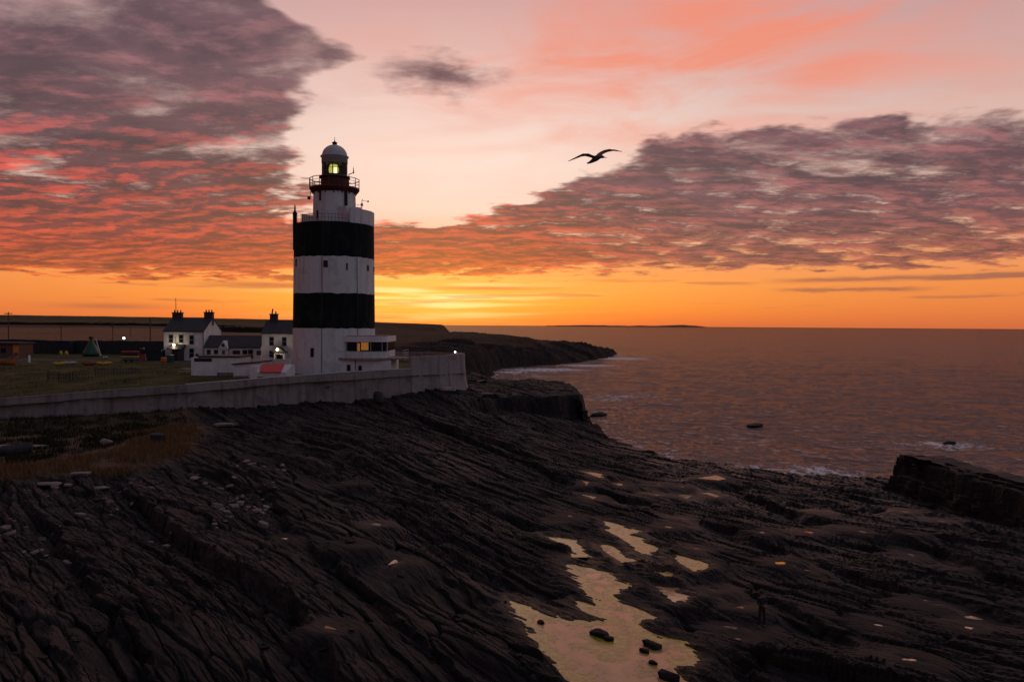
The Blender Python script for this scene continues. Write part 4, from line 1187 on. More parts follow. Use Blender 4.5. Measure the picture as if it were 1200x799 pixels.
# murette under the glazing: red ribbed drum, then dark sill ring
z_s = tz(208.5)
b = MB()
b.lathe([(2.02, zg + 0.12), (2.02, z_s - 0.1)], 48, 0)
for i in range(28):
    M = Matrix.Rotation(2 * math.pi * i / 28, 4, 'Z'); b.box(1.99, -0.035, zg + 0.12, 2.07, 0.035, z_s - 0.12, 0, M)
b.build('lantern_base', m_galred, lh)
b = MB(); b.lathe([(2.02, z_s - 0.10), (2.36, z_s - 0.08), (2.36, z_s + 0.06), (1.9, z_s + 0.08)], 32, 0, smooth=False)
b.lathe([(1.97, z_s + 0.06), (1.97, tz(205.8)), (1.82, tz(205.8))], 48, 0)
b.build('lantern_sill', m_dark, lh)
z_g0, z_g1 = tz(205.8), tz(191.8)
b = MB(); b.lathe([(1.88, z_g0), (1.88, z_g1)], 48, 0)
lan = b.build('lantern_glazing', m_pane, lh)
b = MB()
for i in range(16):
    t = 2 * math.pi * i / 16 + 0.1
    p = Vector((1.9 * math.cos(t), 1.9 * math.sin(t), z_g0)); b.tube(p, (p.x, p.y, z_g1), 0.05, n=6)
b.lathe([(1.92, (z_g0 + z_g1) / 2 - 0.03), (1.92, (z_g0 + z_g1) / 2 + 0.03)], 32, 0)
b.build('glazing_bar', m_dark, lan)
# dark blinds behind the side panes
b = MB(); av = math.atan2(-TY, -T0.x)
b.lathe([(1.78, z_g0), (1.78, z_g1)], 24, 0, a0=av + R(38), a1=av + R(150))
b.lathe([(1.78, z_g0), (1.78, z_g1)], 24, 0, a0=av - R(150), a1=av - R(46))
b.lathe([(1.78, z_g0), (1.78, z_g1)], 20, 0, a0=av + R(150), a1=av + R(210))
b.build('lantern_blind', m_black, lh)
# lens: stacked glowing prism rings round the burner
b = MB()
zc = (z_g0 + z_g1) / 2 - 0.05; hh = (z_g1 - z_g0) * 0.44
for j in range(9):
    q0 = -1 + 2 * j / 9; q1 = -1 + 2 * (j + 0.8) / 9
    w0 = 0.78 * math.sqrt(max(0.05, 1 - (0.75 * q0) ** 2)); w1 = 0.78 * math.sqrt(max(0.05, 1 - (0.75 * q1) ** 2))
    b.lathe([(0.3, zc + q0 * hh), (w0, zc + q0 * hh), (w1, zc + q1 * hh), (0.3, zc + q1 * hh)], 12, 0, (-0.12, 0.0), smooth=False)
lens_o = b.build('lens', m_lens, lh)
b = MB(); b.lathe([(0.20, zc - hh * 0.95), (0.26, zc - 0.3), (0.26, zc + 0.15), (0.1, zc + 0.2)], 12, 0, (0.35, -0.95)); b.build('burner', m_lensbright, lens_o)
b = MB()
for i in range(6):
    t = 2 * math.pi * i / 6 + 0.5
    b.tube((-0.12 + 0.83 * math.cos(t), 0.83 * math.sin(t), zc - hh), (-0.12 + 0.83 * math.cos(t), 0.83 * math.sin(t), zc + hh), 0.035, n=5)
b.build('lens_frame', m_dark, lens_o)
# drum and dome
z_d0, z_d1 = z_g1, tz(184.2)
m_dome = mat('dome_white', (0.55, 0.56, 0.58), 0.6, var=0.2, var_scale=1.5)
b = MB()
b.lathe([(1.80, z_d0 - 0.02), (1.98, z_d0), (1.98, z_d1 - 0.12), (2.14, z_d1 - 0.06), (2.14, z_d1 + 0.08), (1.92, z_d1 + 0.12)], 48, 0)
b.build('lantern_drum', m_dome, lh)
b = MB(); pr = []
z_t = tz(170.8)
for j in range(13):
    q = j / 12 * math.pi / 2
    pr.append((max(0.02, 1.92 * math.cos(q)), z_d1 + 0.1 + (z_t - z_d1) * math.sin(q)))
b.lathe(pr, 48, 0)
dome = b.build('dome', m_dome, lh)
b = MB()
b.lathe([(0.34, z_t - 0.05), (0.34, z_t + 0.30), (0.42, z_t + 0.34), (0.42, z_t + 0.46), (0.16, z_t + 0.58), (0.05, z_t + 0.75), (0.03, z_t + 1.25), (0.005, z_t + 1.3)], 16, 0)
b.build('finial', m_dark, dome)
# little davit and spike on the right of the gallery, loudspeaker on the left
b = MB()
t = ang_at(408.5, 3.8)
p = Vector((3.6 * math.cos(t), 3.6 * math.sin(t), zg + 0.1))
b.tube(p, p + Vector((0, 0, 1.75)), 0.07, n=6); b.tube(p + Vector((0, 0, 1.75)), p + Vector((0.7, 0, 2.0)), 0.06, n=6); b.tube(p + Vector((0.7, 0, 1.9)), p + Vector((0.68, 0, 2.9)), 0.12, 0.02, n=6)
b.build('davit', m_dark, lh)
b = MB(); b.box(-3.85, -1.3, zg - 1.75, -3.45, -0.9, zg - 1.3); b.tube((-3.5, -1.1, zg - 1.3), (-3.4, -1.0, zg - 0.5), 0.05, n=5); b.build('floodlight', m_galred, lh)
# weather mast behind the parapet
b = MB()
tm = ang_at(434.6, 7.5)
p = Vector(((R1 - 0.7) * math.cos(tm), (R1 - 0.7) * math.sin(tm), zt - 0.9))
mz = tz(240)
b.tube(p, (p.x, p.y, mz), 0.07, n=6); b.box(p.x - 0.16, p.y - 0.16, tz(244), p.x + 0.16, p.y + 0.16, tz(241.5)); b.tube((p.x, p.y, mz), (p.x + 0.1, p.y, mz + 0.5), 0.04, n=5)
b.tube((p.x - 0.1, p.y, mz + 0.3), (p.x + 0.9, p.y + 0.2, mz + 0.15), 0.03, n=5); b.box(p.x + 0.8, p.y + 0.1, mz + 0.05, p.x + 1.0, p.y + 0.3, mz + 0.3)
b.build('weather_mast', m_grey, lh)
b = MB()
for px_ in (416, 419.5, 423):
    p = Vector(((px_ - 391.7) * PXM, -0.3, tz(248.5))); b.tube(p, p + Vector((0, 0, 1.15)), 0.03, n=5)
    if px_ > 416: [b.tube(Vector((q.x, q.y, q.z + h)), Vector((p.x, p.y, p.z + h)), 0.025, n=5) for h in (0.6, 1.1)]
    q = p
b.build('stair_railing', m_grey, lh)
# windows of the big shaft
for px_, y0, y1, w in ((349.6, 306.5, 314, 0.30), (382.2, 309.5, 316, 0.52), (405.3, 312, 318.5, 0.10), (429.0, 312.5, 318, 0.34), (436.6, 313, 318.5, 0.34), (367.8, 407, 416, 0.42)):
    z_ = (tz(y0) + tz(y1)) / 2
    wall_window(px_, y0, y1, rad(z_), w, lh)
# downpipes / lightning conductors
for px_, y0, y1, w in ((378.5, 266, 436, 0.035), (416.2, 268, 395, 0.035)):
    b = MB(); prev = None
    for i in range(9):
        py = y0 + (y1 - y0) * i / 8; z_ = tz(py); r_ = rad(z_) + 0.06; a_ = ang_at(px_ + (i - 4) * 0.05, R1)
        p = Vector((r_ * math.cos(a_), r_ * math.sin(a_), z_))
        if prev is not None: b.tube(prev, p, w, n=5)
        prev = p
    b.build('downpipe', m_pipe, lh)

# ================================================================== bow-fronted annex at the tower foot
AY = 113.2
A0 = on_y(392, 436, AY)
an = thing('annex_building', (A0.x, AY, 9.35), 'low white building with long window strip and deck at the foot of the lighthouse', 'building')
def axz(px, py): p = on_y(px, py, AY); return p.x - A0.x, p.z - 9.35
xr = axz(457.8, 430)[0]; zd = axz(420, 421.5)[1]
b = MB(); b.box(0.0, 0.0, -0.8, xr, 8.0, zd - 0.05)
b.build('lower_wall', m_white, an)
for px_, y0, y1 in ((408.7, 427.5, 434.5), (422, 428.5, 435.5)):
    x_, z1 = axz(px_, y0); _, z0 = axz(px_, y1)
    bb = MB(); bb.box(x_ - 0.24, -0.03, z0, x_ + 0.24, 0.2, z1); o = bb.build('window', m_glass, an)
    bb = MB()
    for q in ((x_ - 0.31, -0.06, z0 - 0.07, x_ - 0.24, 0.1, z1 + 0.07), (x_ + 0.24, -0.06, z0 - 0.07, x_ + 0.31, 0.1, z1 + 0.07), (x_ - 0.24, -0.06, z1, x_ + 0.24, 0.1, z1 + 0.07), (x_ - 0.3, -0.12, z0 - 0.12, x_ + 0.3, 0.1, z0)): bb.box(*q)
    bb.build('frame', m_frame, o)
x_, _ = axz(416.6, 430); b = MB(); b.tube((x_, -0.08, -0.5), (x_, -0.08, zd), 0.05, n=6); b.build('downpipe', m_dark, an)
# deck slab with a rounded front, wider than the wall below
x_l, x_rr = axz(394, 421)[0], axz(473, 419)[0]
xa, xb = axz(401, 410)[0], axz(452.6, 410)[0]
def bow(x0, x1, y, depth, n=14):
    pts = []
    for i in range(n + 1):
        t = math.pi * i / n
        pts.append((x0 + (x1 - x0) * (0.5 - 0.5 * math.cos(t)), y - depth * math.sin(t) ** 0.8 if 0 < i < n else y))
    return pts
b = MB()
b.prism(bow(x_l, xb + 0.45, 0.4, 1.1) + [(xb + 0.45, 9.0), (x_l, 9.0)], zd, zd + 0.28)
b.box(xb + 0.452, 0.2, zd + 0.05, x_rr, 6.0, zd + 0.26)
b.build('deck', m_rendergrey2, an)
z_s1 = axz(420, 411.5)[1]; z_w1 = axz(420, 400.6)[1]; z_r = axz(420, 393.9)[1]
b = MB(); b.prism(bow(xa, xb, 0.9, 1.2) + [(xb, 8.6), (xa, 8.6)], zd + 0.282, z_s1); b.build('sill_wall', m_white, an)
b = MB(); b.prism(bow(xa - 0.12, xb + 0.12, 0.9, 1.35) + [(xb + 0.12, 8.8), (xa - 0.12, 8.8)], z_w1, z_r); b.build('fascia', m_white, an)
b = MB(); b.prism(bow(xa + 0.1, xb - 0.1, 0.95, 1.1) + [(xb - 0.1, 8.4), (xa + 0.1, 8.4)], z_s1 + 0.004, z_w1 - 0.004); wb_ = b.build('window_strip', m_glass, an)
pts = bow(xa + 0.02, xb - 0.02, 0.92, 1.16, 10)
for p in pts[::2]:
    b = MB(); b.tube((p[0], p[1], z_s1 + 0.01), (p[0], p[1], z_w1 - 0.01), 0.13 if p is pts[-1] else 0.06, n=6); b.build('mullion', m_frame, wb_)
# two amber emissive panels set just over the strip's dark glass
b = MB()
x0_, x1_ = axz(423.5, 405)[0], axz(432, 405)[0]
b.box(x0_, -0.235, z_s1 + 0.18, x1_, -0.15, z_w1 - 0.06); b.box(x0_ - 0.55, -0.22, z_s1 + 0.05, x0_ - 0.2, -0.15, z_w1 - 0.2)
b.build('amber_panel', m_amber, wb_)
b = MB(); b.prism(bow(xa + 0.06, xb - 0.06, 0.8, 0.7) + [(xb, 8.3), (xa, 8.3)], z_r + 0.003, z_r + 0.08); b.build('roof', m_rendergrey, an)
# deck railing, right and front
b = MB(); z_d = zd + 0.26
pts = [(xb + 0.35, 0.3), (xb + 1.3, 0.3), (x_rr - 0.1, 0.3), (x_rr - 0.1, 3.0), (x_rr - 0.1, 5.8)]
for i, p in enumerate(pts):
    b.tube((*p, z_d), (*p, z_d + 1.1), 0.04, n=6)
    if i: [b.tube((*pts[i - 1], z_d + h), (*p, z_d + h), 0.03, n=6) for h in (0.35, 0.72, 1.1)]
pts = [(x_ + 0.02, y_ - 0.12) for x_, y_ in bow(x_l + 0.1, xb + 0.35, 0.3, 1.0)]
for i in range(1, len(pts)): b.tube((*pts[i - 1], z_d + 0.98), (*pts[i], z_d + 0.98), 0.035, n=6)
for p in pts[1:-1:3]: b.tube((*p, z_d), (*p, z_d + 0.98), 0.03, n=6)
b.build('deck_railing', m_grey, an)
# stair wing and sign-like dark fittings on its left
xs0 = axz(391.8, 420)[0]; xs1 = axz(401, 420)[0]
b = MB(); b.box(xs0 - 0.3, 1.2, zd + 0.282, xs1 + 0.2, 7.5, axz(400, 394.5)[1]); b.build('stair_wing', m_white, an)
b = MB(); x_, z_ = axz(396.2, 404)
b.box(x_ - 0.22, 1.02, z_ - 0.75, x_ + 0.2, 1.2, z_ - 0.15); b.box(x_ - 0.1, 1.02, z_ - 0.1, x_ + 0.3, 1.2, z_ + 0.7); b.build('shutter', m_darkframe, an)

# ================================================================== sea wall and bastion
def wall_strip(b, P_, tops, th, mi=0, batter=0.25):
    for i in range(len(P_) - 1):
        p, q = P_[i], P_[i + 1]
        n_ = 10
        for j in range(n_):
            a = p.lerp(q, j / n_); c = p.lerp(q, (j + 1) / n_)
            tw = lambda q_: 0.035 * math.sin(q_ * 5.1 + i) + 0.03 * math.sin(q_ * 13.7)
            ta = tops[i] + (tops[i + 1] - tops[i]) * j / n_ + tw(i + j / n_) * (0 < j); tc_ = tops[i] + (tops[i + 1] - tops[i]) * (j + 1) / n_ + tw(i + (j + 1) / n_) * (j + 1 < n_)
            d = (q - p); d.z = 0; d.normalize(); nn = Vector((d.y, -d.x, 0))
            wv = lambda s_: 0.05 * math.sin(s_ * 7.3) + 0.04 * math.sin(s_ * 17.1 + i)
            oa, oc = wv(i + j / n_), wv(i + (j + 1) / n_)
            za, zc_ = a.z - 1.4, c.z - 1.4
            vs = [(a + nn * (batter + oa)), (c + nn * (batter + oc)), c + nn * oc * 0.5, a + nn * oa * 0.5, a - nn * th, c - nn * th]
            A, C, C2, A2, A3, C3 = vs
            b._add([(A.x, A.y, za), (C.x, C.y, zc_), (C2.x, C2.y, tc_), (A2.x, A2.y, ta), (C3.x, C3.y, tc_), (A3.x, A3.y, ta), (C3.x, C3.y, zc_), (A3.x, A3.y, za)],
                   [(0, 1, 2, 3), (3, 2, 4, 5), (5, 4, 6, 7)], mi)
b = MB(); wall_strip(b, WP, TOPS, 0.5)
w1_ = b.build('sea_wall', m_rendergrey); tag(w1_, 'long plain rendered sea wall running left along the grass bank', 'wall', 'rendered sea walls')
b = MB(); b.v = []
def coping(P_, tops, th, name, parent, m):
    b = MB()
    P2 = [Vector((p.x, p.y, 0)) for p in P_]
    for i in range(len(P2) - 1):
        p, q = P2[i], P2[i + 1]; d = (q - p).normalized(); nn = Vector((d.y, -d.x, 0))
        a, c, e, f = p + nn * 0.025, q + nn * 0.025, q - nn * (th + 0.025), p - nn * (th + 0.025)
        b.prism([(a.x, a.y), (c.x, c.y), (e.x, e.y), (f.x, f.y)], [tops[i] + 0.003, tops[i + 1] + 0.003, tops[i + 1] + 0.003, tops[i] + 0.003], [tops[i] + 0.08, tops[i + 1] + 0.08, tops[i + 1] + 0.08, tops[i] + 0.08])
    return b.build(name, m, parent)
coping(WP, TOPS, 0.5, 'coping', w1_, m_rendergrey)
b = MB(); wall_strip(b, WP2, TOPS2, 0.55, batter=0.35)
w2_ = b.build('sea_wall', m_rendergrey); tag(w2_, 'higher rendered sea wall in front of the lighthouse, with small drain holes', 'wall', 'rendered sea walls')
coping(WP2, TOPS2, 0.55, 'coping', w2_, m_coping)
for px_, py_ in ((384.5, 453.5), (302, 461)):
    p = on_y(px_, py_, 0.5 * (WP2[1].y + WP2[2].y) - (1.2 if px_ > 350 else 4.2))
    bb = MB(); bb.box(-0.1, -0.9, -0.12, 0.1, 0.6, 0.12); bb.build('drain_hole', m_black, w2_, p)
p = on_z(444, 459.6, 7.7)
b = MB(); b.lathe([(0.75, -1.2), (0.72, -0.1), (0.5, 0.14), (0.01, 0.2)], 14); b.build('culvert', m_black, w2_, (p.x, p.y - 0.1, p.z), R(15))
# bastion: the taller curved end
b = MB()
top0, top1 = on_y(482, 418.5, BE.y).z, on_y(543, 414.6, BF.y).z
path = [BE + Vector((0, 0.05, 0)), BE.lerp(BF, 0.35) + Vector((0.15, -0.25, 0)), BE.lerp(BF, 0.7) + Vector((0.25, -0.25, 0)), BF + Vector((-0.5, -0.15, 0)), BF + Vector((0.0, 0.5, 0)), BF + Vector((0.1, 2, 0)), Vector((-9.6, 134, 7.3)), Vector((-14, 151, 7.5)), Vector((-24, 160, 8))]
tops_b = [top0, top0 + (top1 - top0) * .35, top0 + (top1 - top0) * .7, top1, top1, top1, top1 - 0.3, 11.6, 11.2]
fo_ = [0.30, 0.38, 0.5, 0.6, 0.62, 0.6, 0.6, 0.5, 0.5]
rows_ = 9
vs = []
for i, p in enumerate(path):
    d = (path[min(i + 1, len(path) - 1)] - path[max(i - 1, 0)]); d.z = 0; d.normalize(); nn = Vector((d.y, -d.x, 0))
    for j in range(rows_):
        t = j / (rows_ - 1)
        flare = fo_[i] * 1.5 * (1 - t) ** 2.5
        q = p + nn * flare; vs.append((q.x, q.y, (p.z - 1.5) * (1 - t) + tops_b[i] * t))
    q = p - nn * 0.7; vs.append((q.x, q.y, tops_b[i])); vs.append((q.x, q.y, 8.0))
st2 = rows_ + 2
fs = [(i * st2 + j, (i + 1) * st2 + j, (i + 1) * st2 + j + 1, i * st2 + j + 1) for i in range(len(path) - 1) for j in range(st2 - 1)]
fs += [tuple(range(st2 - 1, -1, -1))]
b._add(vs, fs)
bs = b.build('bastion_wall', m_rendergrey2); tag(bs, 'tall flared end of the sea wall with a lamp on its seaward corner', 'wall')
# dark wooden hut-like backing rail on the bastion
b = MB()
pa, pb_ = on_y(480, 411.3, 133), on_y(531, 412.6, 133)
for i in range(7):
    p = pa.lerp(pb_, i / 6); b.tube((p.x, p.y, p.z - 1.3), (p.x, p.y, p.z), 0.04, n=5)
    if i: [b.tube((q.x, q.y, q.z - h), (p.x, p.y, p.z - h), 0.04, n=5) for h in (0.0, 0.5)]
    q = p
fr = b.build('guard_rail', m_dark); tag(fr, 'thin dark guard rail along the top behind the bastion wall', 'railing')
def lamp(name, p, r, label, group=None, post=None, m=m_lamp, power=0.0, col=(1, 0.8, 0.5)):
    t = thing(name, p, label, 'lamp', group)
    bb = MB(); bb.ball((0, 0, 0), r); bb.build('bulb', m, t)
    bb = MB()
    if post: bb.tube((0, 0.05, -post), (0, 0.05, -r * 0.8), 0.06, n=6); bb.build('post', m_dark, t)
    else:
        bb.box(-0.12, r * 0.9, -0.2, 0.12, r + 0.3, 0.2); bb.build('bracket', m_dark, t)
    if power:
        ld_ = bpy.data.lights.new('lamp_light', 'POINT'); ld_.energy = power; ld_.color = col; ld_.shadow_soft_size = r
        lo = bpy.data.objects.new('lamp_light', ld_); COL.objects.link(lo); lo.parent = t; lo.location = (0, -r - 0.15, 0)
    return t
p = on_y(533.3, 412.4, BF.y - 0.2)
lamp('bastion_lamp', p, 0.13, 'small white lamp on the seaward corner of the bastion wall', post=0.75, m=m_lampwhite)

# ================================================================== keepers' houses
def put_window(parent, x, y, z, w, h, mg=m_glass, sash=True, nx=0, M=None):
    """a window in a wall that faces -y"""
    bb = MB(); bb.box(x - w / 2, y - 0.02, z, x + w / 2, y + 0.15, z + h, 0, M); o = bb.build('window', mg, parent)
    bb = MB(); t = 0.08
    for q in ((x - w / 2 - t, y - 0.05, z, x - w / 2, y + 0.1, z + h), (x + w / 2, y - 0.05, z, x + w / 2 + t, y + 0.1, z + h), (x - w / 2 - t, y - 0.05, z + h, x + w / 2 + t, y + 0.1, z + h + t),
              (x - w / 2 - 0.14, y - 0.12, z - 0.1, x + w / 2 + 0.14, y + 0.1, z)): bb.box(*q, 0, M)
    if sash: bb.box(x - w / 2, y - 0.04, z + h / 2 - 0.03, x + w / 2, y - 0.022, z + h / 2 + 0.03, 0, M)
    bb.build('frame', m_frame, o)
    return o

def gabled_house(t, W_, D_, eave, ridge, m_wall=m_white, over=0.22):
    b = MB(); b.gable([(0, -0.8), (D_, -0.8), (D_, eave), (D_ / 2, ridge), (0, eave)], 0, W_); wall = b.build('wall', m_wall, t)
    b = MB(); th = 0.16; sl = (ridge - eave) / (D_ / 2)
    for s_ in (0, 1):
        e_y = -over if s_ == 0 else D_ + over; m_y = D_ / 2
        ze = eave - sl * over + 0.02; zr = ridge + 0.02
        b.gable([(e_y, ze), (m_y, zr), (m_y, zr + th), (e_y, ze + th)] if s_ == 0 else [(e_y, ze), (e_y, ze + th), (m_y, zr + th), (m_y, zr)], -0.1, W_ + 0.1)
    roof = b.build('roof', m_slate, t)
    return wall, roof

def chimney(parent, x, y, z, w, d, h, pots):
    b = MB(); b.box(x - w / 2, y - d / 2, z - 1.0, x + w / 2, y + d / 2, z + h); b.box(x - w / 2 - 0.1, y - d / 2 - 0.1, z + h, x + w / 2 + 0.1, y + d / 2 + 0.1, z + h + 0.16)
    for i in range(pots):
        px_ = x - w / 2 + w * (i + 0.5) / pots; b.tube((px_, y, z + h + 0.16), (px_, y, z + h + 0.62), 0.15, 0.12, n=8)
    return b.build('chimney', m_slate, parent)

# left house
HY = 150.0
a = on_y(192, 421, HY); e = on_y(240.5, 421, HY)
W1 = (e.x - a.x) / math.cos(R(-4))
hz = 9.62
h1 = thing('keepers_house', (a.x, HY, hz), 'white two storey house with two chimneys, leftmost of the houses beside the lighthouse', 'house', rz=R(-4))
wall, roof = gabled_house(h1, W1, 7.4, 5.75, 8.25)
chimney(roof, 0.9, 3.7, 7.9, 1.9, 0.8, 1.35, 3); chimney(roof, W1 - 0.75, 3.7, 7.9, 1.7, 0.8, 1.45, 3)
b = MB(); b.tube((0.55, 3.7, 9.0), (0.5, 3.7, 12.3), 0.07, 0.05, n=6); b.build('aerial', m_dark, roof)
fx = lambda px: (on_y(px, 400, HY).x - a.x)
for px_, z0, h_, w_ in ((200.8, 3.45, 1.5, 0.8), (213, 3.45, 1.5, 0.8), (225.7, 3.15, 1.7, 0.85), (225.7, 0.55, 1.75, 0.85), (232.2, 0.65, 0.65, 0.5), (204.5, 0.75, 1.35, 0.75)):
    put_window(h1, fx(px_), 0.0, z0, w_, h_)
b = MB(); b.tube((fx(206.5), -0.05, 3.6), (fx(206.5), -0.05, 4.6), 0.05, n=5); b.build('wall_fitting', m_dark, h1)
b = MB(); b.tube((W1 - 0.15, -0.1, 0.0), (W1 - 0.15, -0.1, 5.6), 0.06, n=6); b.build('downpipe', m_darkframe, h1)
b = MB(); b.tube((0, -0.3, 5.58), (W1, -0.3, 5.58), 0.08, n=6); b.build('gutter', m_darkframe, h1)
# porch
px0, px1 = fx(206), fx(217)
b = MB(); b.gable([(0.0, -0.3), (0.0, 2.45), (-1.7, 2.05), (-1.7, -0.3)][::-1], px0 + 0.15, px1 - 0.1); por = b.build('porch', m_darkframe, h1)
b = MB(); b.gable([(0.02, 2.55), (0.02, 3.15), (-2.0, 2.3), (-2.0, 2.15)][::-1], px0 - 0.7, px1 + 0.25); b.build('porch_roof', m_slate, por)
b = MB(); b.box(px0 + 0.5, -1.76, 0.0, px0 + 1.35, -1.702, 2.0); b.build('door', m_black, por)
p = on_y(203.8, 404, HY - 1.05)
lamp('wall_lamp', p, 0.22, 'bright wall lamp beside the porch of the white house with two chimneys', 'lit wall lamps of the houses', power=70)

# low linking building
CY = 149.0
a = on_y(239.8, 421, CY); e = on_y(306, 424, CY)
WC = e.x - a.x
cf = thing('cottage_row', (a.x, CY, 9.62), 'long low white cottage with slate roof and small pedimented porch', 'building', rz=R(-1.5))
wall, roof = gabled_house(cf, WC, 5.2, 2.75, 4.75)
fx = lambda px: (on_y(px, 412, CY).x - a.x)
for px_, w_, h_, z_ in ((244.7, 0.7, 1.35, 0.75), (253.3, 0.7, 1.35, 0.75), (287.5, 0.9, 1.8, 0.3), (294.2, 0.9, 1.6, 0.6), (303.8, 0.8, 0.7, 1.3)): put_window(cf, fx(px_), 0, z_, w_, h_)
b = MB(); b.box(fx(273), -0.04, 0.25, fx(281.7), 0.1, 2.05); b.build('open_shelter', m_black, cf)
x0_, x1_ = fx(258.3), fx(269.3); xm = (x0_ + x1_) / 2
b = MB(); b._add([(x0_, -0.9, 2.45), (x1_, -0.9, 2.45), (xm, -0.9, 3.95), (x0_, 2.0, 2.45), (x1_, 2.0, 2.45), (xm, 2.0, 3.95)], [(0, 1, 2), (5, 4, 3), (1, 4, 5, 2), (0, 2, 5, 3), (0, 3, 4, 1)])
pp = b.build('pediment', m_white, cf)
b = MB(); b.tube((xm, -0.93, 3.05), (xm, -0.88, 3.05), 0.34, n=16, smooth=False); b.build('round_window', m_dark, pp)
b = MB(); b.box(x0_ + 0.3, -0.7, -0.2, x1_ - 0.3, 0.05, 2.445); b.build('porch', m_white, cf)
b = MB(); b.box(x0_ + 0.62, -0.74, -0.1, x1_ - 0.62, -0.702, 2.1); b.build('door', mat('green_door', (0.02, 0.10, 0.10), 0.4), cf)
for x_ in (x0_ + 0.12, x1_ - 0.12):
    b = MB(); b.tube((x_, -0.8, -0.2), (x_, -0.8, 2.44), 0.11, n=10); b.build('column', m_white, cf)
b = MB(); b.tube((0, -0.28, 2.6), (WC, -0.28, 2.6), 0.07, n=6); b.build('gutter', m_darkframe, cf)

# right house
RY = 141.0
a = on_y(306.8, 426, RY); e = on_y(352, 426, RY)
rh = thing('keepers_house', (a.x, RY, 9.6), 'white two storey house with one chimney, standing directly left of the lighthouse', 'house')
WR = e.x - a.x
wall, roof = gabled_house(rh, WR, 6.4, 5.55, 7.85)
chimney(roof, 1.25, 3.2, 7.5, 1.35, 0.8, 1.5, 2)
b = MB(); b.tube((1.0, 3.2, 9.5), (1.0, 3.2, 10.1), 0.13, n=8); b.build('chimney_pot', m_slate, roof)
fx = lambda px: (on_y(px, 408, RY).x - a.x)
for px_, z_, h_ in ((318.3, 3.3, 1.55), (333.2, 3.3, 1.5), (318.3, 1.2, 1.1)): put_window(rh, fx(px_), 0, z_, 0.75, h_)
x0_, x1_ = fx(322.5), fx(337.5)
b = MB(); b.gable([(0.0, -0.3), (0.0, 2.5), (-1.6, 2.2), (-1.6, -0.3)][::-1], x0_ + 0.3, x1_ - 0.2); por = b.build('porch', m_white, rh)
xm = (x0_ + x1_) / 2
b = MB(); b._add([(x0_ - 0.1, -1.9, 2.1), (x1_ + 0.1, -1.9, 2.1), (xm - 0.2, -1.9, 3.15), (x0_ - 0.1, 0.01, 2.1), (x1_ + 0.1, 0.01, 2.1), (xm - 0.2, 0.01, 3.15)], [(0, 1, 2), (5, 4, 3), (1, 4, 5, 2), (0, 2, 5, 3), (0, 3, 4, 1)]); b.build('porch_roof', m_slate, por)
b = MB(); b.box(x0_ + 0.55, -1.66, -0.2, x0_ + 1.3, -1.602, 1.8); b.build('door', m_darkframe, por)
b = MB(); b.box(x1_ - 1.5, -1.66, 0.9, x1_ - 0.5, -1.602, 1.7); b.build('window', m_glass, por)
p = on_y(325, 409.5, RY - 2.15)
lamp('wall_lamp', p, 0.22, 'bright wall lamp on the porch of the white house left of the lighthouse', 'lit wall lamps of the houses', power=70)

# white walled yard in front, with its two low roofs
def box_building(name, label, cat, px0, px1, pyb, y, depth, wallh, mroof, slope=0.0, cap=0.25, base=None):
    a = on_y(px0, pyb, y); e = on_y(px1, pyb, y)
    zb_ = lawn_at((a.x + e.x) / 2, y) if base is None else base
    t = thing(name, (a.x, y, zb_), label, cat)
    w = e.x - a.x
    b = MB(); b.prism([(0, 0), (w, 0), (w, depth), (0, depth)], -0.6, [wallh, wallh + slope, wallh + slope, wallh]); b.build('wall', m_white, t)
    return t, w, zb_
YY = 111.0
t, w, zb_ = box_building('outbuilding', 'long flat-roofed white outbuilding with dark opening below its roof edge', 'building', 224, 279, 441, YY, 5.5, 2.6, m_slate)
b = MB(); b.box(1.0, -0.12, 2.604, w + 0.1, 5.6, 2.86); b.build('roof', m_slate, t)
b = MB(); b.box(0.45, -0.04, 2.0, 3.0, 0.2, 2.50); b.build('opening', m_black, t)
b = MB(); b.box(w * 0.55, -0.03, -0.2, w * 0.95, 0.1, 0.45); b.build('plinth', m_rendergrey, t)
t, w, zb_ = box_building('outbuilding', 'small white outbuilding with sloping dark roof beside the red-roofed kiosk', 'building', 273.5, 306, 446, 107.5, 5.0, 1.75, m_slate, slope=0.35)
b = MB(); b.prism([(-0.2, -0.2), (w + 0.1, -0.2), (w + 0.1, 5.1), (-0.2, 5.1)], [1.755, 2.11, 2.11, 1.755], [1.93, 2.29, 2.29, 1.93]); b.build('roof', m_slate, t)
b = MB(); b.box(0.1, -0.05, -0.3, w * 0.55, 0.1, 0.25); b.build('plinth', m_rendergrey, t)
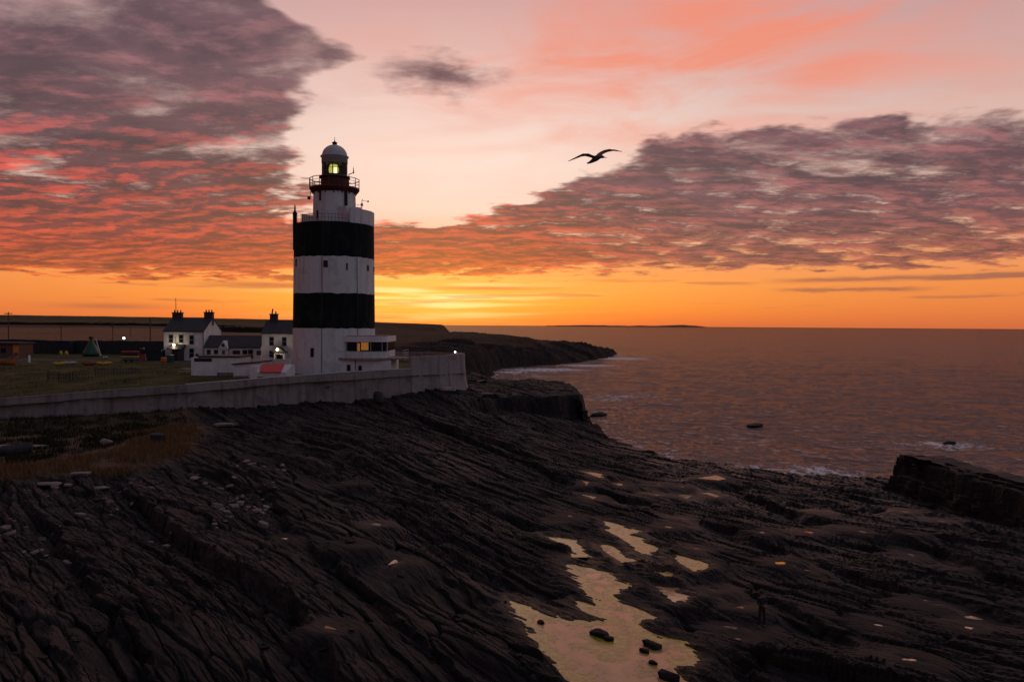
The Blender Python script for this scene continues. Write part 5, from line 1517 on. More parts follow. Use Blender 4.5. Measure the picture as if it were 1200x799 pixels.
# red-roofed kiosk
KY = 104.5
a = on_y(293, 446, KY); e = on_y(335.5, 443, KY)
zk = lawn_at(a.x + 2, KY)
kz = lambda py: on_y(310, py, KY).z - zk
kk = thing('kiosk', (a.x, KY, zk), 'small white kiosk with bright red sloping roof behind the sea wall', 'kiosk')
w = e.x - a.x; z_top = kz(428.5); z_e = kz(436)
b = MB(); b.gable([(0, -0.6), (0, z_e), (2.6, z_top), (4.2, z_top), (4.2, -0.6)][::-1], 0.9, w); b.box(-0.05, 0.25, -0.6, 0.9, 4.1, z_top - 0.05); b.build('wall', m_white, kk)
fx = lambda px: on_y(px, 430, KY).x - a.x
b = MB()
sl = (z_top - z_e) / 2.6
b._add([(fx(304.5), -0.25, z_e - 0.25 * sl + 0.04), (fx(329.5), -0.25, z_e - 0.25 * sl + 0.04), (fx(326.5) , 2.7, z_top + 0.06), (fx(300), 2.7, z_top + 0.06),
        (fx(304.5), -0.25, z_e - 0.25 * sl + 0.14), (fx(329.5), -0.25, z_e - 0.25 * sl + 0.14), (fx(326.5), 2.7, z_top + 0.16), (fx(300), 2.7, z_top + 0.16)],
       [(3, 2, 1, 0), (4, 5, 6, 7), (0, 1, 5, 4), (1, 2, 6, 5), (2, 3, 7, 6), (3, 0, 4, 7)])
b.build('roof', mat('bright_red_roof', (0.62, 0.018, 0.022), 0.45), kk)
b = MB(); b.box(fx(302), -0.04, kz(444), fx(308), 0.06, kz(441.5)); b.build('vent', m_black, kk)
# low yard wall before the right house
a = on_y(296, 424, 131); e = on_y(340, 424, 131)
b = MB(); b.box(0, 0, -0.6, e.x - a.x, 0.3, 1.3); o = b.build('yard_wall', m_white, None, (a.x, 131, 9.55)); tag(o, 'low white yard wall before the right-hand house porch', 'wall')

# ================================================================== things on the yard and lawn
def base(px, py, y=None):
    """a spot on the lawn seen at a picture point"""
    d = ray(px, py)
    t = 60.0
    for _ in range(60):
        p = Vector((d.x * t, d.y * t, CAM_Z + d.z * t))
        t += (p.z - lawn_at(p.x, p.y)) * 900 / max(20, (py - 379))* 0.5
    return Vector((d.x * t, d.y * t, lawn_at(d.x * t, d.y * t)))

# stone field wall along the back
pts = [on_y(px_, py_, 176) for px_, py_ in ((-90, 398), (0, 398.2), (10, 397.4), (60, 399), (110, 399), (160, 399.4), (194, 400))]
b = MB()
for i in range(len(pts) - 1):
    for j in range(8):
        p, q = pts[i].lerp(pts[i + 1], j / 8), pts[i].lerp(pts[i + 1], (j + 1) / 8)
        n0, n1 = float(0.12 * pnoise(np.array(p.x / 1.7), np.array(0.5), 9)), float(0.12 * pnoise(np.array(q.x / 1.7), np.array(0.5), 9))
        b.prism([(p.x, p.y - 0.4), (q.x, q.y - 0.4), (q.x, q.y + 0.4), (p.x, p.y + 0.4)], 8.6, [p.z + n0, q.z + n1, q.z + n1, p.z + n0])
o = b.build('stone_wall', m_stone); tag(o, 'high dark stone wall along the back of the grass yard', 'wall')
# hedges / banks in the fields
def hedge(label, pts, h, w, seed):
    b = MB()
    for i in range(len(pts) - 1):
        n_ = 16
        for j in range(n_):
            p, q = pts[i].lerp(pts[i + 1], j / n_), pts[i].lerp(pts[i + 1], (j + 1) / n_)
            ha = h * (0.75 + 0.5 * _h(np.array(i * n_ + j), np.array(0), seed)); hb = h * (0.75 + 0.5 * _h(np.array(i * n_ + j + 1), np.array(0), seed))
            b.prism([(p.x, p.y - w), (q.x, q.y - w), (q.x, q.y + w), (p.x, p.y + w)], [p.z - 1.5, q.z - 1.5, q.z - 1.5, p.z - 1.5], [p.z + ha * .8, q.z + hb * .8, q.z + hb, p.z + ha])
    o = b.build('hedge', m_hedge); tag(o, label, 'hedge', 'field hedges')
hedge('dark hedge along the top of the wide tan field', [on_y(px_, py_, 545) for px_, py_ in ((-100, 381), (0, 381), (100, 381.6), (180, 382.2), (280, 385))], 2.4, 3, 1)
hedge('far dark hedge on the skyline of the green hill', [on_y(px_, py_, 1650) for px_, py_ in ((-100, 370.5), (0, 370.8), (60, 371.3), (125, 372), (190, 373), (260, 374.3))], 2.0, 8, 2)
hedge('dark hedge climbing right between the field and the cottage roof', [on_y(px_, py_, 430) for px_, py_ in ((240, 388), (270, 386.5), (310, 387), (345, 388.5))], 2.0, 3, 3)
# utility poles
def pole(px, ptop, y, label, cross=True, zb=None, thick=0.11):
    tp = on_y(px, ptop, y); zb_ = 9.0 if zb is None else zb
    h = tp.z - zb_
    t = thing('utility_pole', (tp.x, y, zb_), label, 'pole', 'poles along the field wall')
    b = MB(); b.tube((0, 0, -0.5), (0, 0, h), thick * 1.25, thick * 0.85, n=8); b.build('pole', m_wood, t)
    if cross:
        b = MB(); b.box(-0.9, -0.06, h - 0.5, 0.9, 0.06, h - 0.36); [b.tube((x_, 0, h - 0.36), (x_, 0, h - 0.15), 0.05, n=5) for x_ in (-0.8, -0.3, 0.3, 0.8)]; b.build('crossarm', m_wood, t)
    return t
pole(9.8, 365.5, 182, 'tall pole with crossarm rising above the skyline, behind the hut', thick=0.12)
pole(71.6, 381, 181, 'thin dark pole behind the yellow boats by the stone wall', False)
t = pole(132, 380, 180, 'dark pole with a round box near its top, left of the bright yard lamp', False, thick=0.13)
b = MB(); b.tube((0, -0.2, 7.0), (0, -0.2, 7.55), 0.28, n=10); b.build('transformer_box', m_dark, t)
pole(152.6, 382, 180, 'thin dark pole just right of the bright yard lamp', False, thick=0.09)
pole(176, 371.5, 180, 'dark pole nearest the left house, topping the skyline', False, thick=0.14)
p = on_y(145.2, 396.2, 179)
lamp('yard_lamp', p, 0.24, 'bright white yard lamp on a post before the tan field', post=p.z - 9.0, m=m_lampwhite, power=50, col=(1, 0.92, 0.8))

# hut at the left edge with its orange door
HZ = 158.0
a = on_y(-22, 421, HZ); e = on_y(23, 421, HZ)
hu = thing('hut', (a.x, HZ, lawn_at(a.x + 4, HZ)), 'low flat-roofed brown hut with an orange door at the left edge', 'hut')
w = e.x - a.x; zh = on_y(10, 403, HZ).z - hu.location.z
b = MB(); b.box(0, 0, -0.5, w, 4.5, zh); b.build('wall', mat('brown_boards', (0.16, 0.085, 0.06), 0.8, var=0.4, var_scale=2.0), hu)
b = MB(); b.box(-0.3, -0.6, zh + 0.004, w + 0.3, 4.8, zh + 0.3); b.build('roof', m_slate, hu)
fx = lambda px: on_y(px, 415, HZ).x - a.x
b = MB(); b.box(fx(15.6), -0.08, 0.35, fx(22.3), 0.05, zh - 0.15); dr = b.build('door', mat('orange_door', (0.62, 0.22, 0.06), 0.45), hu)
b = MB(); b.box(fx(16.6), -0.11, 0.4, fx(21.3), -0.082, 0.95); b.build('kick_panel', m_reddull, dr)
b = MB(); b.box(fx(1), -0.05, 0.9, fx(7), 0.05, zh - 0.9); b.build('window', m_glass, hu)
b = MB(); b.box(fx(15), -1.3, -0.3, fx(23), -0.09, 0.22); b.build('doorstep', m_slabstone, hu)

# small open boat lying before the hut
def boat(name, px, py, length, label, m_hull, m_in, rz, group=None, h=0.6, beam=0.75, cat='boat'):
    p = base(px, py)
    t = thing(name, p, label, cat, group, rz)
    b = MB(); n = 12; vs = []
    for i in range(n + 1):
        s_ = -1 + 2 * i / n; wd = beam * (1 - abs(s_) ** 2.6) + 0.02; hh_ = h * (1 + 0.45 * abs(s_) ** 2)
        for j in range(7):
            a_ = math.pi * j / 6
            vs.append((s_ * length / 2, -wd * math.cos(a_), hh_ - (hh_ - 0.02) * math.sin(a_) ** 0.7))
    fs = [(i * 7 + j, (i + 1) * 7 + j, (i + 1) * 7 + j + 1, i * 7 + j + 1) for i in range(n) for j in range(6)]
    b._add(vs, fs, 0, None, True); b.build('hull', m_hull, t)
    b = MB(); vs = []
    for i in range(n + 1):
        s_ = -1 + 2 * i / n; wd = 0.9 * beam * (1 - abs(s_) ** 2.6); hh_ = h * (1 + 0.45 * abs(s_) ** 2)
        vs += [(s_ * length / 2, -wd, hh_ - 0.08), (s_ * length / 2, wd, hh_ - 0.08)]
    b._add(vs, [(2 * i, 2 * i + 2, 2 * i + 3, 2 * i + 1) for i in range(n)]); b.build('deck', m_in, t)
    return t
boat('rowing_boat', 2, 427.5, 4.6, 'small open rowing boat with pale orange rim beside the hut', m_orange, m_reddull, R(8), h=0.8, beam=0.9)
# kayaks
def kayak(px, py, m, rz, label, length=2.7, lift=0.0, group='kayaks lying on the lawn', at=None):
    p = base(px, py) if at is None else Vector(at)
    t = thing('kayak', p + Vector((0, 0, lift)), label, 'kayak', group, rz)
    b = MB(); n = 14; vs = []; k_ = 10
    for i in range(n + 1):
        s_ = -1 + 2 * i / n; wd = 0.42 * (1 - abs(s_) ** 2.4) ** 0.8 + 0.01; hh_ = 0.30 * (1 - abs(s_) ** 3) + 0.03; zc_ = 0.25 + 0.16 * s_ * s_
        for j in range(k_): vs.append((s_ * length / 2, wd * math.cos(2 * math.pi * j / k_), zc_ + hh_ * math.sin(2 * math.pi * j / k_)))
    fs = [(i * k_ + j, (i + 1) * k_ + j, (i + 1) * k_ + (j + 1) % k_, i * k_ + (j + 1) % k_) for i in range(n) for j in range(k_)]
    b._add(vs, fs, 0, None, True); b.build('hull', m, t)
    b = MB(); b.tube((0, 0, 0.52), (0, 0, 0.575), 0.26, n=14); b.build('cockpit', m_black, t)
    return t
kayak(69.5, 428, m_yellow, R(2), 'yellow kayak on the lawn, left of a pale one', 2.2)
kayak(82.0, 427, m_paleboat, R(8), 'pale pinkish kayak on the lawn, right of the yellow one', 2.4)
kayak(104.5, 428, m_reddull, R(4), 'dull red kayak on the lawn below the green buoy', 2.7)
kayak(121.5, 427.5, m_yellow, R(10), 'yellow kayak on the lawn, just right of the dull red one', 2.9)
kayak(123.5, 420.5, m_paleboat, R(-35), 'white-tipped dark kayak lying behind the right-hand yellow kayak', 1.6)
# yellow canoes propped up at the wall
for px_, lab in ((71.5, 'left one of two yellow boats standing upright by the stone wall'), (77.8, 'right one of two yellow boats standing upright by the stone wall')):
    p = on_y(px_, 418, 172); p.z = 9.55
    t = thing('upright_boat', p, lab, 'boat', 'yellow boats standing by the wall')
    b = MB(); b.lathe([(0.02, 1.05), (0.22, 0.85), (0.38, 0.45), (0.42, 0.0)][::-1], 10, 0); b.build('hull', m_yellow, t)
    b = MB(); b.box(-0.1, -0.44, 0.0, 0.1, -0.3, 0.5); b.build('seat', m_black, t)
b = MB(); p = on_y(68, 418, 173); b.box(0, 0, 0, 3.3, 1.6, 3.0); b.box(-0.15, -0.15, 3.004, 3.45, 1.75, 3.2)
o = b.build('shed', mat('dark_blue_boards', (0.012, 0.022, 0.035), 0.7, var=0.4), None, (p.x - 0.8, 173.2, 9.5)); tag(o, 'small dark blue shed behind the yellow upright boats', 'shed')
# conical green buoy
p = on_y(107, 418, 165); p.z = 9.55
bu = thing('navigation_buoy', p, 'green conical navigation buoy on display in front of the stone wall', 'buoy')
b = MB(); b.lathe([(0.9, 0.0), (1.65, 0.25), (1.72, 0.75), (1.55, 1.05), (1.05, 2.0), (0.55, 3.0), (0.34, 3.5), (0.01, 3.52)], 24, 0); b.build('cone', m_buoy, bu)
b = MB(); b.tube((0, 0, 3.5), (0, 0, 3.75), 0.2, n=8); b.box(-0.34, -0.34, 3.752, 0.34, 0.34, 4.3); b.build('topmark', m_black, bu)
p2 = p + Vector((1.3, -0.5, 0))
b = MB(); b.tube((1.15, -0.4, 0.3), (0.05, -0.1, 3.7), 0.17, 0.13, n=8); b.ball((1.15, -0.4, 0.3), 0.24); b.ball((0.05, -0.1, 3.7), 0.17); o = b.build('spar', m_paleboat, None, p2); tag(o, 'pale spar leaning against the green conical buoy', 'spar')
# trailer stacked with coloured boats
p = base(152.5, 424.5)
tr = thing('boat_trailer', p, 'low trailer carrying a stack of red, blue, yellow and teal boats', 'trailer')
b = MB()
for z_ in (0.55, 1.05, 1.55): b.box(-1.5, -0.35, z_ - 0.04, 1.5, -0.27, z_); b.box(-1.5, 0.27, z_ - 0.04, 1.5, 0.35, z_)
for x_ in (-1.3, 1.3):
    for y_ in (-0.31, 0.31): b.tube((x_, y_, 0.3), (x_, y_, 2.2), 0.04, n=5)
b.box(-1.6, -0.5, 0.3, 1.6, 0.5, 0.4); b.build('rack', m_dark, tr)
for x_ in (-0.5, 0.5):
    b = MB(); b.tube((x_, -0.6, 0.3), (x_, -0.45, 0.3), 0.3, n=14); b.build('wheel', m_black, tr)
for m_, z_, lab, l_ in ((m_teal, 0.35, 'teal boat lowest in the trailer stack', 3.3), (m_yellow, 0.80, 'yellow boat second from the bottom of the trailer stack', 3.4), (m_blue, 1.22, 'dark blue boat between the red and yellow boats of the trailer stack', 3.3), (m_red, 1.66, 'red boat topmost on the trailer stack', 3.5)):
    t = thing('stacked_boat', p + Vector((0, 0, z_)), lab, 'boat', 'boats stacked on the trailer')
    b = MB(); n = 12; k_ = 10; vs = []
    for i in range(n + 1):
        s_ = -1 + 2 * i / n; wd = 0.5 * (1 - abs(s_) ** 5) ** 0.8 + 0.02; hh_ = 0.23 * (1 - abs(s_) ** 6) + 0.02
        for j in range(k_): vs.append((s_ * l_ / 2, wd * math.cos(2 * math.pi * j / k_), 0.22 + hh_ * math.sin(2 * math.pi * j / k_)))
    b._add(vs, [(i * k_ + j, (i + 1) * k_ + j, (i + 1) * k_ + (j + 1) % k_, i * k_ + (j + 1) % k_) for i in range(n) for j in range(k_)], 0, None, True); b.build('hull', m_, t)
    b = MB(); b.box(-0.6, -0.3, 0.42, 0.6, 0.3, 0.47); b.build('cockpit', m_black, t)
# red sail-like board leaning at its right
p = base(166, 423)
t = thing('paddle_board', p, 'dull red board with a white edge leaning beside the stacked boats', 'board')
b = MB(); b._add([(-0.75, 0, 0), (0.75, 0, 0), (0.05, 0.5, 2.6), (-0.6, 0.5, 2.5), (-0.75, 0.12, 0), (0.75, 0.12, 0), (0.05, 0.62, 2.6), (-0.6, 0.62, 2.5)], [(0, 1, 2, 3), (7, 6, 5, 4), (0, 4, 5, 1), (1, 5, 6, 2), (2, 6, 7, 3), (3, 7, 4, 0)]); b.build('board', m_reddull, t)
b = MB(); b.tube((0.86, 0.05, 0.1), (0.16, 0.55, 2.6), 0.07, n=6); b.build('edge', mat('board_edge', (0.6, 0.3, 0.26), 0.5), t)
p = base(180, 423)
b = MB(); b.box(-2.6, 0, 0, 1.4, 1.8, 1.9); b.gable([(-0.1, 1.904), (1.9, 1.904), (1.9, 2.05), (-0.1, 2.25)], -2.75, 1.55)
o = b.build('store_shed', mat('dark_green_boards', (0.014, 0.03, 0.028), 0.7, var=0.4), None, p); tag(o, 'low dark green store between the red board and the left house', 'shed')
p = base(191.8, 426)
t = thing('barrel', p, 'orange-red barrel at the left corner of the two-chimney house', 'barrel')
b = MB(); b.lathe([(0.42, 0), (0.52, 0.35), (0.52, 0.75), (0.42, 1.15), (0.01, 1.15)], 16); b.build('body', m_orange, t)
b = MB(); b.lathe([(0.54, 0.30), (0.54, 0.36)], 16); b.lathe([(0.54, 0.76), (0.54, 0.82)], 16); b.build('hoop', m_dark, t)
p = base(199.5, 425)
t = thing('bin', p, 'teal wheeled bin before the lamp-lit house front', 'bin')
b = MB(); b.prism([(-0.5, -0.45), (0.5, -0.45), (0.5, 0.45), (-0.5, 0.45)], 0.1, 1.3); b.build('body', mat('teal_bin', (0.012, 0.06, 0.06), 0.5), t)
b = MB(); b.prism([(-0.54, -0.5), (0.54, -0.5), (0.54, 0.5), (-0.54, 0.5)], 1.304, [1.36, 1.36, 1.46, 1.46]); b.build('lid', m_black, t)
for x_ in (-0.5, 0.4):
    b = MB(); b.tube((x_, 0.4, 0.14), (x_ + 0.1, 0.4, 0.14), 0.14, n=10); b.build('wheel', m_black, t)
# white post with a low chain by the hut
p = base(34.3, 425.5)
t = thing('bollard', p, 'short white post standing on the grass right of the hut', 'post')
b = MB(); b.lathe([(0.20, 0), (0.17, 1.35), (0.02, 1.45)], 10); b.build('post', m_white, t)
b = MB(); b.lathe([(0.28, 0.0), (0.26, 0.12), (0.1, 0.13)], 10); b.build('foot', m_rendergrey, t)
pts = [base(px_, py_) for px_, py_ in ((20, 428), (30, 427.2), (40, 426.3), (60, 425.2))]
b = MB()
for i in range(3): p, q = pts[i], pts[i + 1]; b.prism([(p.x, p.y - 0.25), (q.x, q.y - 0.25), (q.x, q.y + 0.15), (p.x, p.y + 0.15)], [p.z - 0.1, q.z - 0.1, q.z - 0.1, p.z - 0.1], [p.z + 0.12, q.z + 0.12, q.z + 0.12, p.z + 0.12])
o = b.build('kerb', m_slabstone); tag(o, 'low pale kerb stones leading right from the hut door', 'kerb')
# picket fence runs on the lawn
def fence_run(x0, x1, y0, y1, label, step=0.42, h=1.15):
    p, q = base(x0, y0), base(x1, y1)
    L_ = (q - p).length; n = int(L_ / step)
    d = (q - p).normalized(); t = thing('timber_fence', p, label, 'fence', 'low timber fences on the lawn', rz=math.atan2(d.y, d.x))
    b = MB(); dz_ = (q.z - p.z)
    for h_ in (0.3, 0.8): b.gable([(-0.03, h_), (0.03, h_), (0.03, h_ + 0.1), (-0.03, h_ + 0.1)], 0, L_)
    b.build('rail', m_wood, t)
    b = MB()
    for i in range(n + 1): b.box(i * step - 0.05, -0.06, -0.1, i * step + 0.05, -0.032, h * (0.9 + 0.15 * random.random()))
    pk = b.build('pickets', m_wood, t); pk['kind'] = 'stuff'
    for i in range(0, n + 1, 6):
        b = MB(); b.box(i * step - 0.07, 0.032, -0.2, i * step + 0.07, 0.16, h + 0.1); b.build('post', m_wood, t)
fence_run(56, 82, 445, 447, 'left stretch of low dark timber fence on the lawn')
fence_run(86, 104, 446, 444, 'middle stretch of low dark timber fence on the lawn')
fence_run(112, 160, 440, 437, 'right stretch of low timber fence on the lawn, below the stacked boats')
# picnic table near the yard
p = base(219.5, 438)
t = thing('picnic_table', p, 'small pale picnic table left of the long white outbuilding', 'table')
b = MB(); b.box(-0.8, -0.38, 0.72, 0.8, 0.38, 0.79); b.build('tabletop', m_paleboat, t)
for y_ in (-0.75, 0.75):
    b = MB(); b.box(-0.8, y_ - 0.13, 0.42, 0.8, y_ + 0.13, 0.48); b.build('bench', m_paleboat, t)
for x_ in (-0.6, 0.6):
    b = MB(); b.tube((x_, -0.8, 0), (x_, 0.25, 0.72), 0.05, n=5); b.tube((x_, 0.8, 0), (x_, -0.25, 0.72), 0.05, n=5); b.build('leg', m_wood, t)

# ================================================================== loose slabs and boulders on the shore
def rock(name, p, size, label, m, cat='rock', group=None, seed=0, rz=0.0, flat=0.5, tilt=0.0):
    rg = np.random.default_rng(seed * 13 + 5)
    bm = bmesh.new()
    for i in range(34):
        v = rg.normal(size=3); v /= np.linalg.norm(v); v = np.sign(v) * np.abs(v) ** (0.8 if name.endswith('pool_rock') or name.endswith('sea_rock') else 0.55)
        v *= rg.uniform(0.66, 1.12)
        bm.verts.new((v[0] * size[0], v[1] * size[1], v[2] * size[2] * (1.0 + 0.25 * v[0] * rg.normal()) + tilt * v[0] * size[0]))
    r_ = bmesh.ops.convex_hull(bm, input=bm.verts)
    bmesh.ops.delete(bm, geom=[e for e in r_['geom_interior'] if isinstance(e, bmesh.types.BMVert)], context='VERTS')
    bmesh.ops.bevel(bm, geom=list(bm.edges), offset=min(size) * 0.10, segments=1, affect='EDGES')
    me_ = bpy.data.meshes.new('tmp'); bm.to_mesh(me_); bm.free()
    b = MB(); b._add([tuple(v.co) for v in me_.vertices], [tuple(q.vertices) for q in me_.polygons])
    bpy.data.meshes.remove(me_)
    o = b.build(name, m, None, (p.x, p.y, ground_at(p.x, p.y) + size[2] * flat), rz)
    return tag(o, label, cat, group)
rock('boulder', on_z(184, 519, 6.0), (0.7, 0.5, 0.55), 'squarish dark blue-grey boulder on the dry grass bank', m_boulder, 'boulder', seed=3, flat=0.75)
rock('stone_slab', on_z(8, 524, 6.0), (2.6, 1.0, 0.28), 'broad pale stone slab at the left edge of the grass bank', m_slabstone, 'slab', 'pale slabs on the bank', 5, R(10))
rock('stone_slab', on_z(40, 521, 6.0), (1.5, 0.5, 0.16), 'thin pale stone slab pointing right, beside the broad slab', m_slabstone, 'slab', 'pale slabs on the bank', 6, R(-8), 0.9)
rock('stone_slab', on_z(19, 530, 6.0), (1.3, 0.9, 0.5), 'darker tilted stone block in front of the broad pale slab', m_boulder, 'slab', 'pale slabs on the bank', 7, R(25), 0.4, 0.1)
rock('stone_slab', on_z(56, 563, 6.1), (1.0, 0.42, 0.16), 'pale flat slab at the lower edge of the dry grass', m_slabstone, 'slab', 'pale slabs on the bank', 8, R(-6), 0.8)
rock('stone_slab', on_z(93, 556, 6.1), (0.85, 0.3, 0.13), 'smaller flat slab on the dry grass edge, right of another slab', m_slabstone, 'slab', 'pale slabs on the bank', 9, R(4), 0.8)
rock('stone_slab', on_z(116, 563, 6.0), (0.7, 0.35, 0.12), 'small flat slab lying among rubble below the dry grass', m_slabstone, 'slab', 'pale slabs on the bank', 10, R(12), 0.8)
rock('boulder', on_z(124, 519, 6.0), (0.55, 0.4, 0.35), 'small round grey boulder in the dark hollow of the bank', m_slabstone, 'boulder', seed=12)
rock('boulder', on_z(525, 456.5, 7.3), (1.25, 0.5, 0.38), 'pale boat-shaped boulder at the foot of the bastion wall', mat('pale_boulder', (0.46, 0.40, 0.38), 0.8, var=0.3), 'boulder', seed=14, rz=R(6), flat=0.7)
rock('stone_slab', on_z(268, 493, 6.3), (2.0, 0.7, 0.2), 'long low grey slab just below the sea wall corner', m_slabstone, 'slab', 'pale slabs on the bank', 15, R(-5), 0.5)
for px_, py_, s_, sd_, lab in ((633, 729, 0.30, 21, 'small dark rock standing alone in the wide pool'), (703, 744, 0.55, 22, 'long weedy rock in the middle of the wide pool'), (712, 749, 0.35, 23, 'low weedy rock touching the long one in the pool'), (764, 757, 0.55, 24, 'largest dark rock at the right bank of the pool'),
                              (754, 763, 0.32, 25, 'round rock left of the largest rock by the pool bank'), (765, 777, 0.28, 26, 'small round rock below the largest rock in the pool'), (784, 795, 0.55, 28, 'dark rock in the pool at the bottom edge of the picture')):
    w = on_z(px_, py_, 2.4)
    n_ = rock('pool_rock', w, (s_, s_ * 0.6, s_ * 0.42), lab, mat_rock, 'rock', 'rocks standing in the rock pool', sd_, R(-46), 0.25)
    n_.location.z = 2.40 + s_ * 0.10
# rocks awash
for px_, py_, sx_, sz_, lab, sd_ in ((884, 498.5, 1.9, 0.34, 'low dark rock awash alone in the open water', 31), (1112, 519.5, 1.1, 0.4, 'small dark rock in the foam beyond the right-hand slab', 32), (701, 487.5, 1.9, 0.8, 'small dark rock at the foot of the cliff block, touching the sea', 33)):
    c = on_z(px_, py_, 0.1)
    o = rock('sea_rock', c, (sx_, sx_ * 0.7, sz_), lab, mat_rock, 'rock', None, sd_, 0.2)
    o.location.z = 0.1

# ================================================================== grasses
def blades(name, X_, Y_, Z_, hmin, hmax, cols, lean=0.35, width=0.018, label=None):
    n = len(X_)
    h = RNG.uniform(hmin, hmax, n); th = RNG.uniform(0, 2 * math.pi, n); ln = RNG.normal(0, lean, n) * h; ld = RNG.uniform(0, 2 * math.pi, n)
    w = width * RNG.uniform(0.7, 1.5, n)
    cx, sx_ = np.cos(th) * w, np.sin(th) * w
    tip = np.stack([X_ + np.cos(ld) * ln, Y_ + np.sin(ld) * ln, Z_ + h], -1)
    mid = np.stack([X_ + np.cos(ld) * ln * 0.35, Y_ + np.sin(ld) * ln * 0.35, Z_ + h * 0.55], -1)
    off = np.stack([cx, sx_, np.zeros(n)], -1)
    bs = np.stack([X_, Y_, Z_ - 0.03], -1)
    co = np.stack([bs - off, bs + off, mid + off * 0.7, mid - off * 0.7, tip], 1).reshape(-1, 3)
    i0 = np.arange(n) * 5
    loops = np.stack([i0, i0 + 1, i0 + 2, i0 + 3, i0 + 3, i0 + 2, i0 + 4], -1).ravel()
    me = bpy.data.meshes.new(name)
    me.vertices.add(n * 5); me.vertices.foreach_set('co', co.astype(np.float32).ravel())
    me.loops.add(n * 7); me.loops.foreach_set('vertex_index', loops.astype(np.int32))
    me.polygons.add(n * 2)
    ls = np.stack([np.arange(n) * 7, np.arange(n) * 7 + 4], -1).ravel(); lt = np.tile([4, 3], n)
    me.polygons.foreach_set('loop_start', ls.astype(np.int32)); me.polygons.foreach_set('loop_total', lt.astype(np.int32))
    me.update(calc_edges=True)
    at = me.attributes.new('tone', 'FLOAT', 'POINT'); at.data.foreach_set('value', np.repeat(RNG.uniform(0, 1, n), 5).astype(np.float32))
    m = bpy.data.materials.new(name); m.use_nodes = True
    nt = m.node_tree; b_ = nt.nodes['Principled BSDF']; gg = G(nt)
    nt.links.new(gg.ramp(attr_node(gg, 'tone'), [(0.0, cols[0]), (0.5, cols[1]), (1.0, cols[2])]), b_.inputs['Base Color'])
    b_.inputs['Roughness'].default_value = 0.9; b_.inputs['Specular IOR Level'].default_value = 0.1
    me.materials.append(m)
    o = bpy.data.objects.new(name, me); COL.objects.link(o); o['kind'] = 'stuff'
    if label: o['label'] = label
    return o
def scatter(poly, n, dens=None):
    q = np.array(poly)[:, :2]; lo, hi = q.min(0), q.max(0)
    x = RNG.uniform(lo[0], hi[0], n); y = RNG.uniform(lo[1], hi[1], n)
    k_ = poly_sd(x, y, poly) + 1.3 * fbm(x / 3.5, y / 3.5, 520, 4) < 0
    if dens is not None: k_ &= dens(x, y) > RNG.uniform(0, 1, n)
    return x[k_], y[k_]
def zat(x, y):
    return shore_height(x[None, :], y[None, :])[0][0]
dry_poly = [tuple(on_z(a, b, 6.0)) for a, b in ((-120, 590), (0, 570), (60, 558), (130, 553), (200, 540), (232, 520), (238, 496), (200, 496), (150, 505), (150, 520), (100, 535), (40, 545), (-120, 560))]
x, y = scatter(dry_poly, 60000, lambda x, y: sstep(-0.35, 0.25, fbm(x / 2.5, y / 2.5, 501, 4)))
blades('dry_grass', x, y, zat(x, y), 0.25, 0.6, [(0.10, 0.05, 0.024, 1), (0.19, 0.10, 0.045, 1), (0.27, 0.155, 0.075, 1)], label='rusty dry grass along the bank edge')
bank_poly = [tuple(on_z(a, b, 6.3)) for a, b in ((-150, 560), (0, 548), (60, 535), (150, 512), (215, 492), (216, 481), (110, 484), (0, 488), (-150, 494))]
x, y = scatter(bank_poly, 90000, lambda x, y: sstep(-0.3, 0.2, fbm(x / 3, y / 3, 502, 4)))
blades('bank_grass', x, y, zat(x, y), 0.15, 0.45, [(0.010, 0.013, 0.006, 1), (0.022, 0.024, 0.010, 1), (0.055, 0.040, 0.018, 1)], width=0.022, label='dark green tussock grass below the sea wall')
x, y = scatter([p for p in LAWN_EDGE if p[1] < 140] + [(-30, 120), (-45, 128), (-150, 140)], 60000, lambda x, y: sstep(-0.1, 0.4, fbm(x / 5, y / 5, 503, 3)))
lz_ = lawn_rbf(x, y)
blades('lawn_grass', x, y, lz_, 0.10, 0.32, [(0.022, 0.028, 0.009, 1), (0.06, 0.055, 0.018, 1), (0.12, 0.095, 0.03, 1)], width=0.025, label='tufted lawn grass behind the sea wall')
x, y = scatter([tuple(on_z(a, b, 5.6)) for a, b in ((225, 545), (235, 505), (265, 520), (270, 565), (240, 560))], 9000, lambda x, y: sstep(0.1, 0.5, fbm(x / 1.2, y / 1.2, 504, 3)))
blades('dry_grass', x, y, zat(x, y), 0.12, 0.35, [(0.12, 0.06, 0.02, 1), (0.22, 0.12, 0.04, 1), (0.30, 0.19, 0.06, 1)], label='few tufts of yellow grass between rocks')
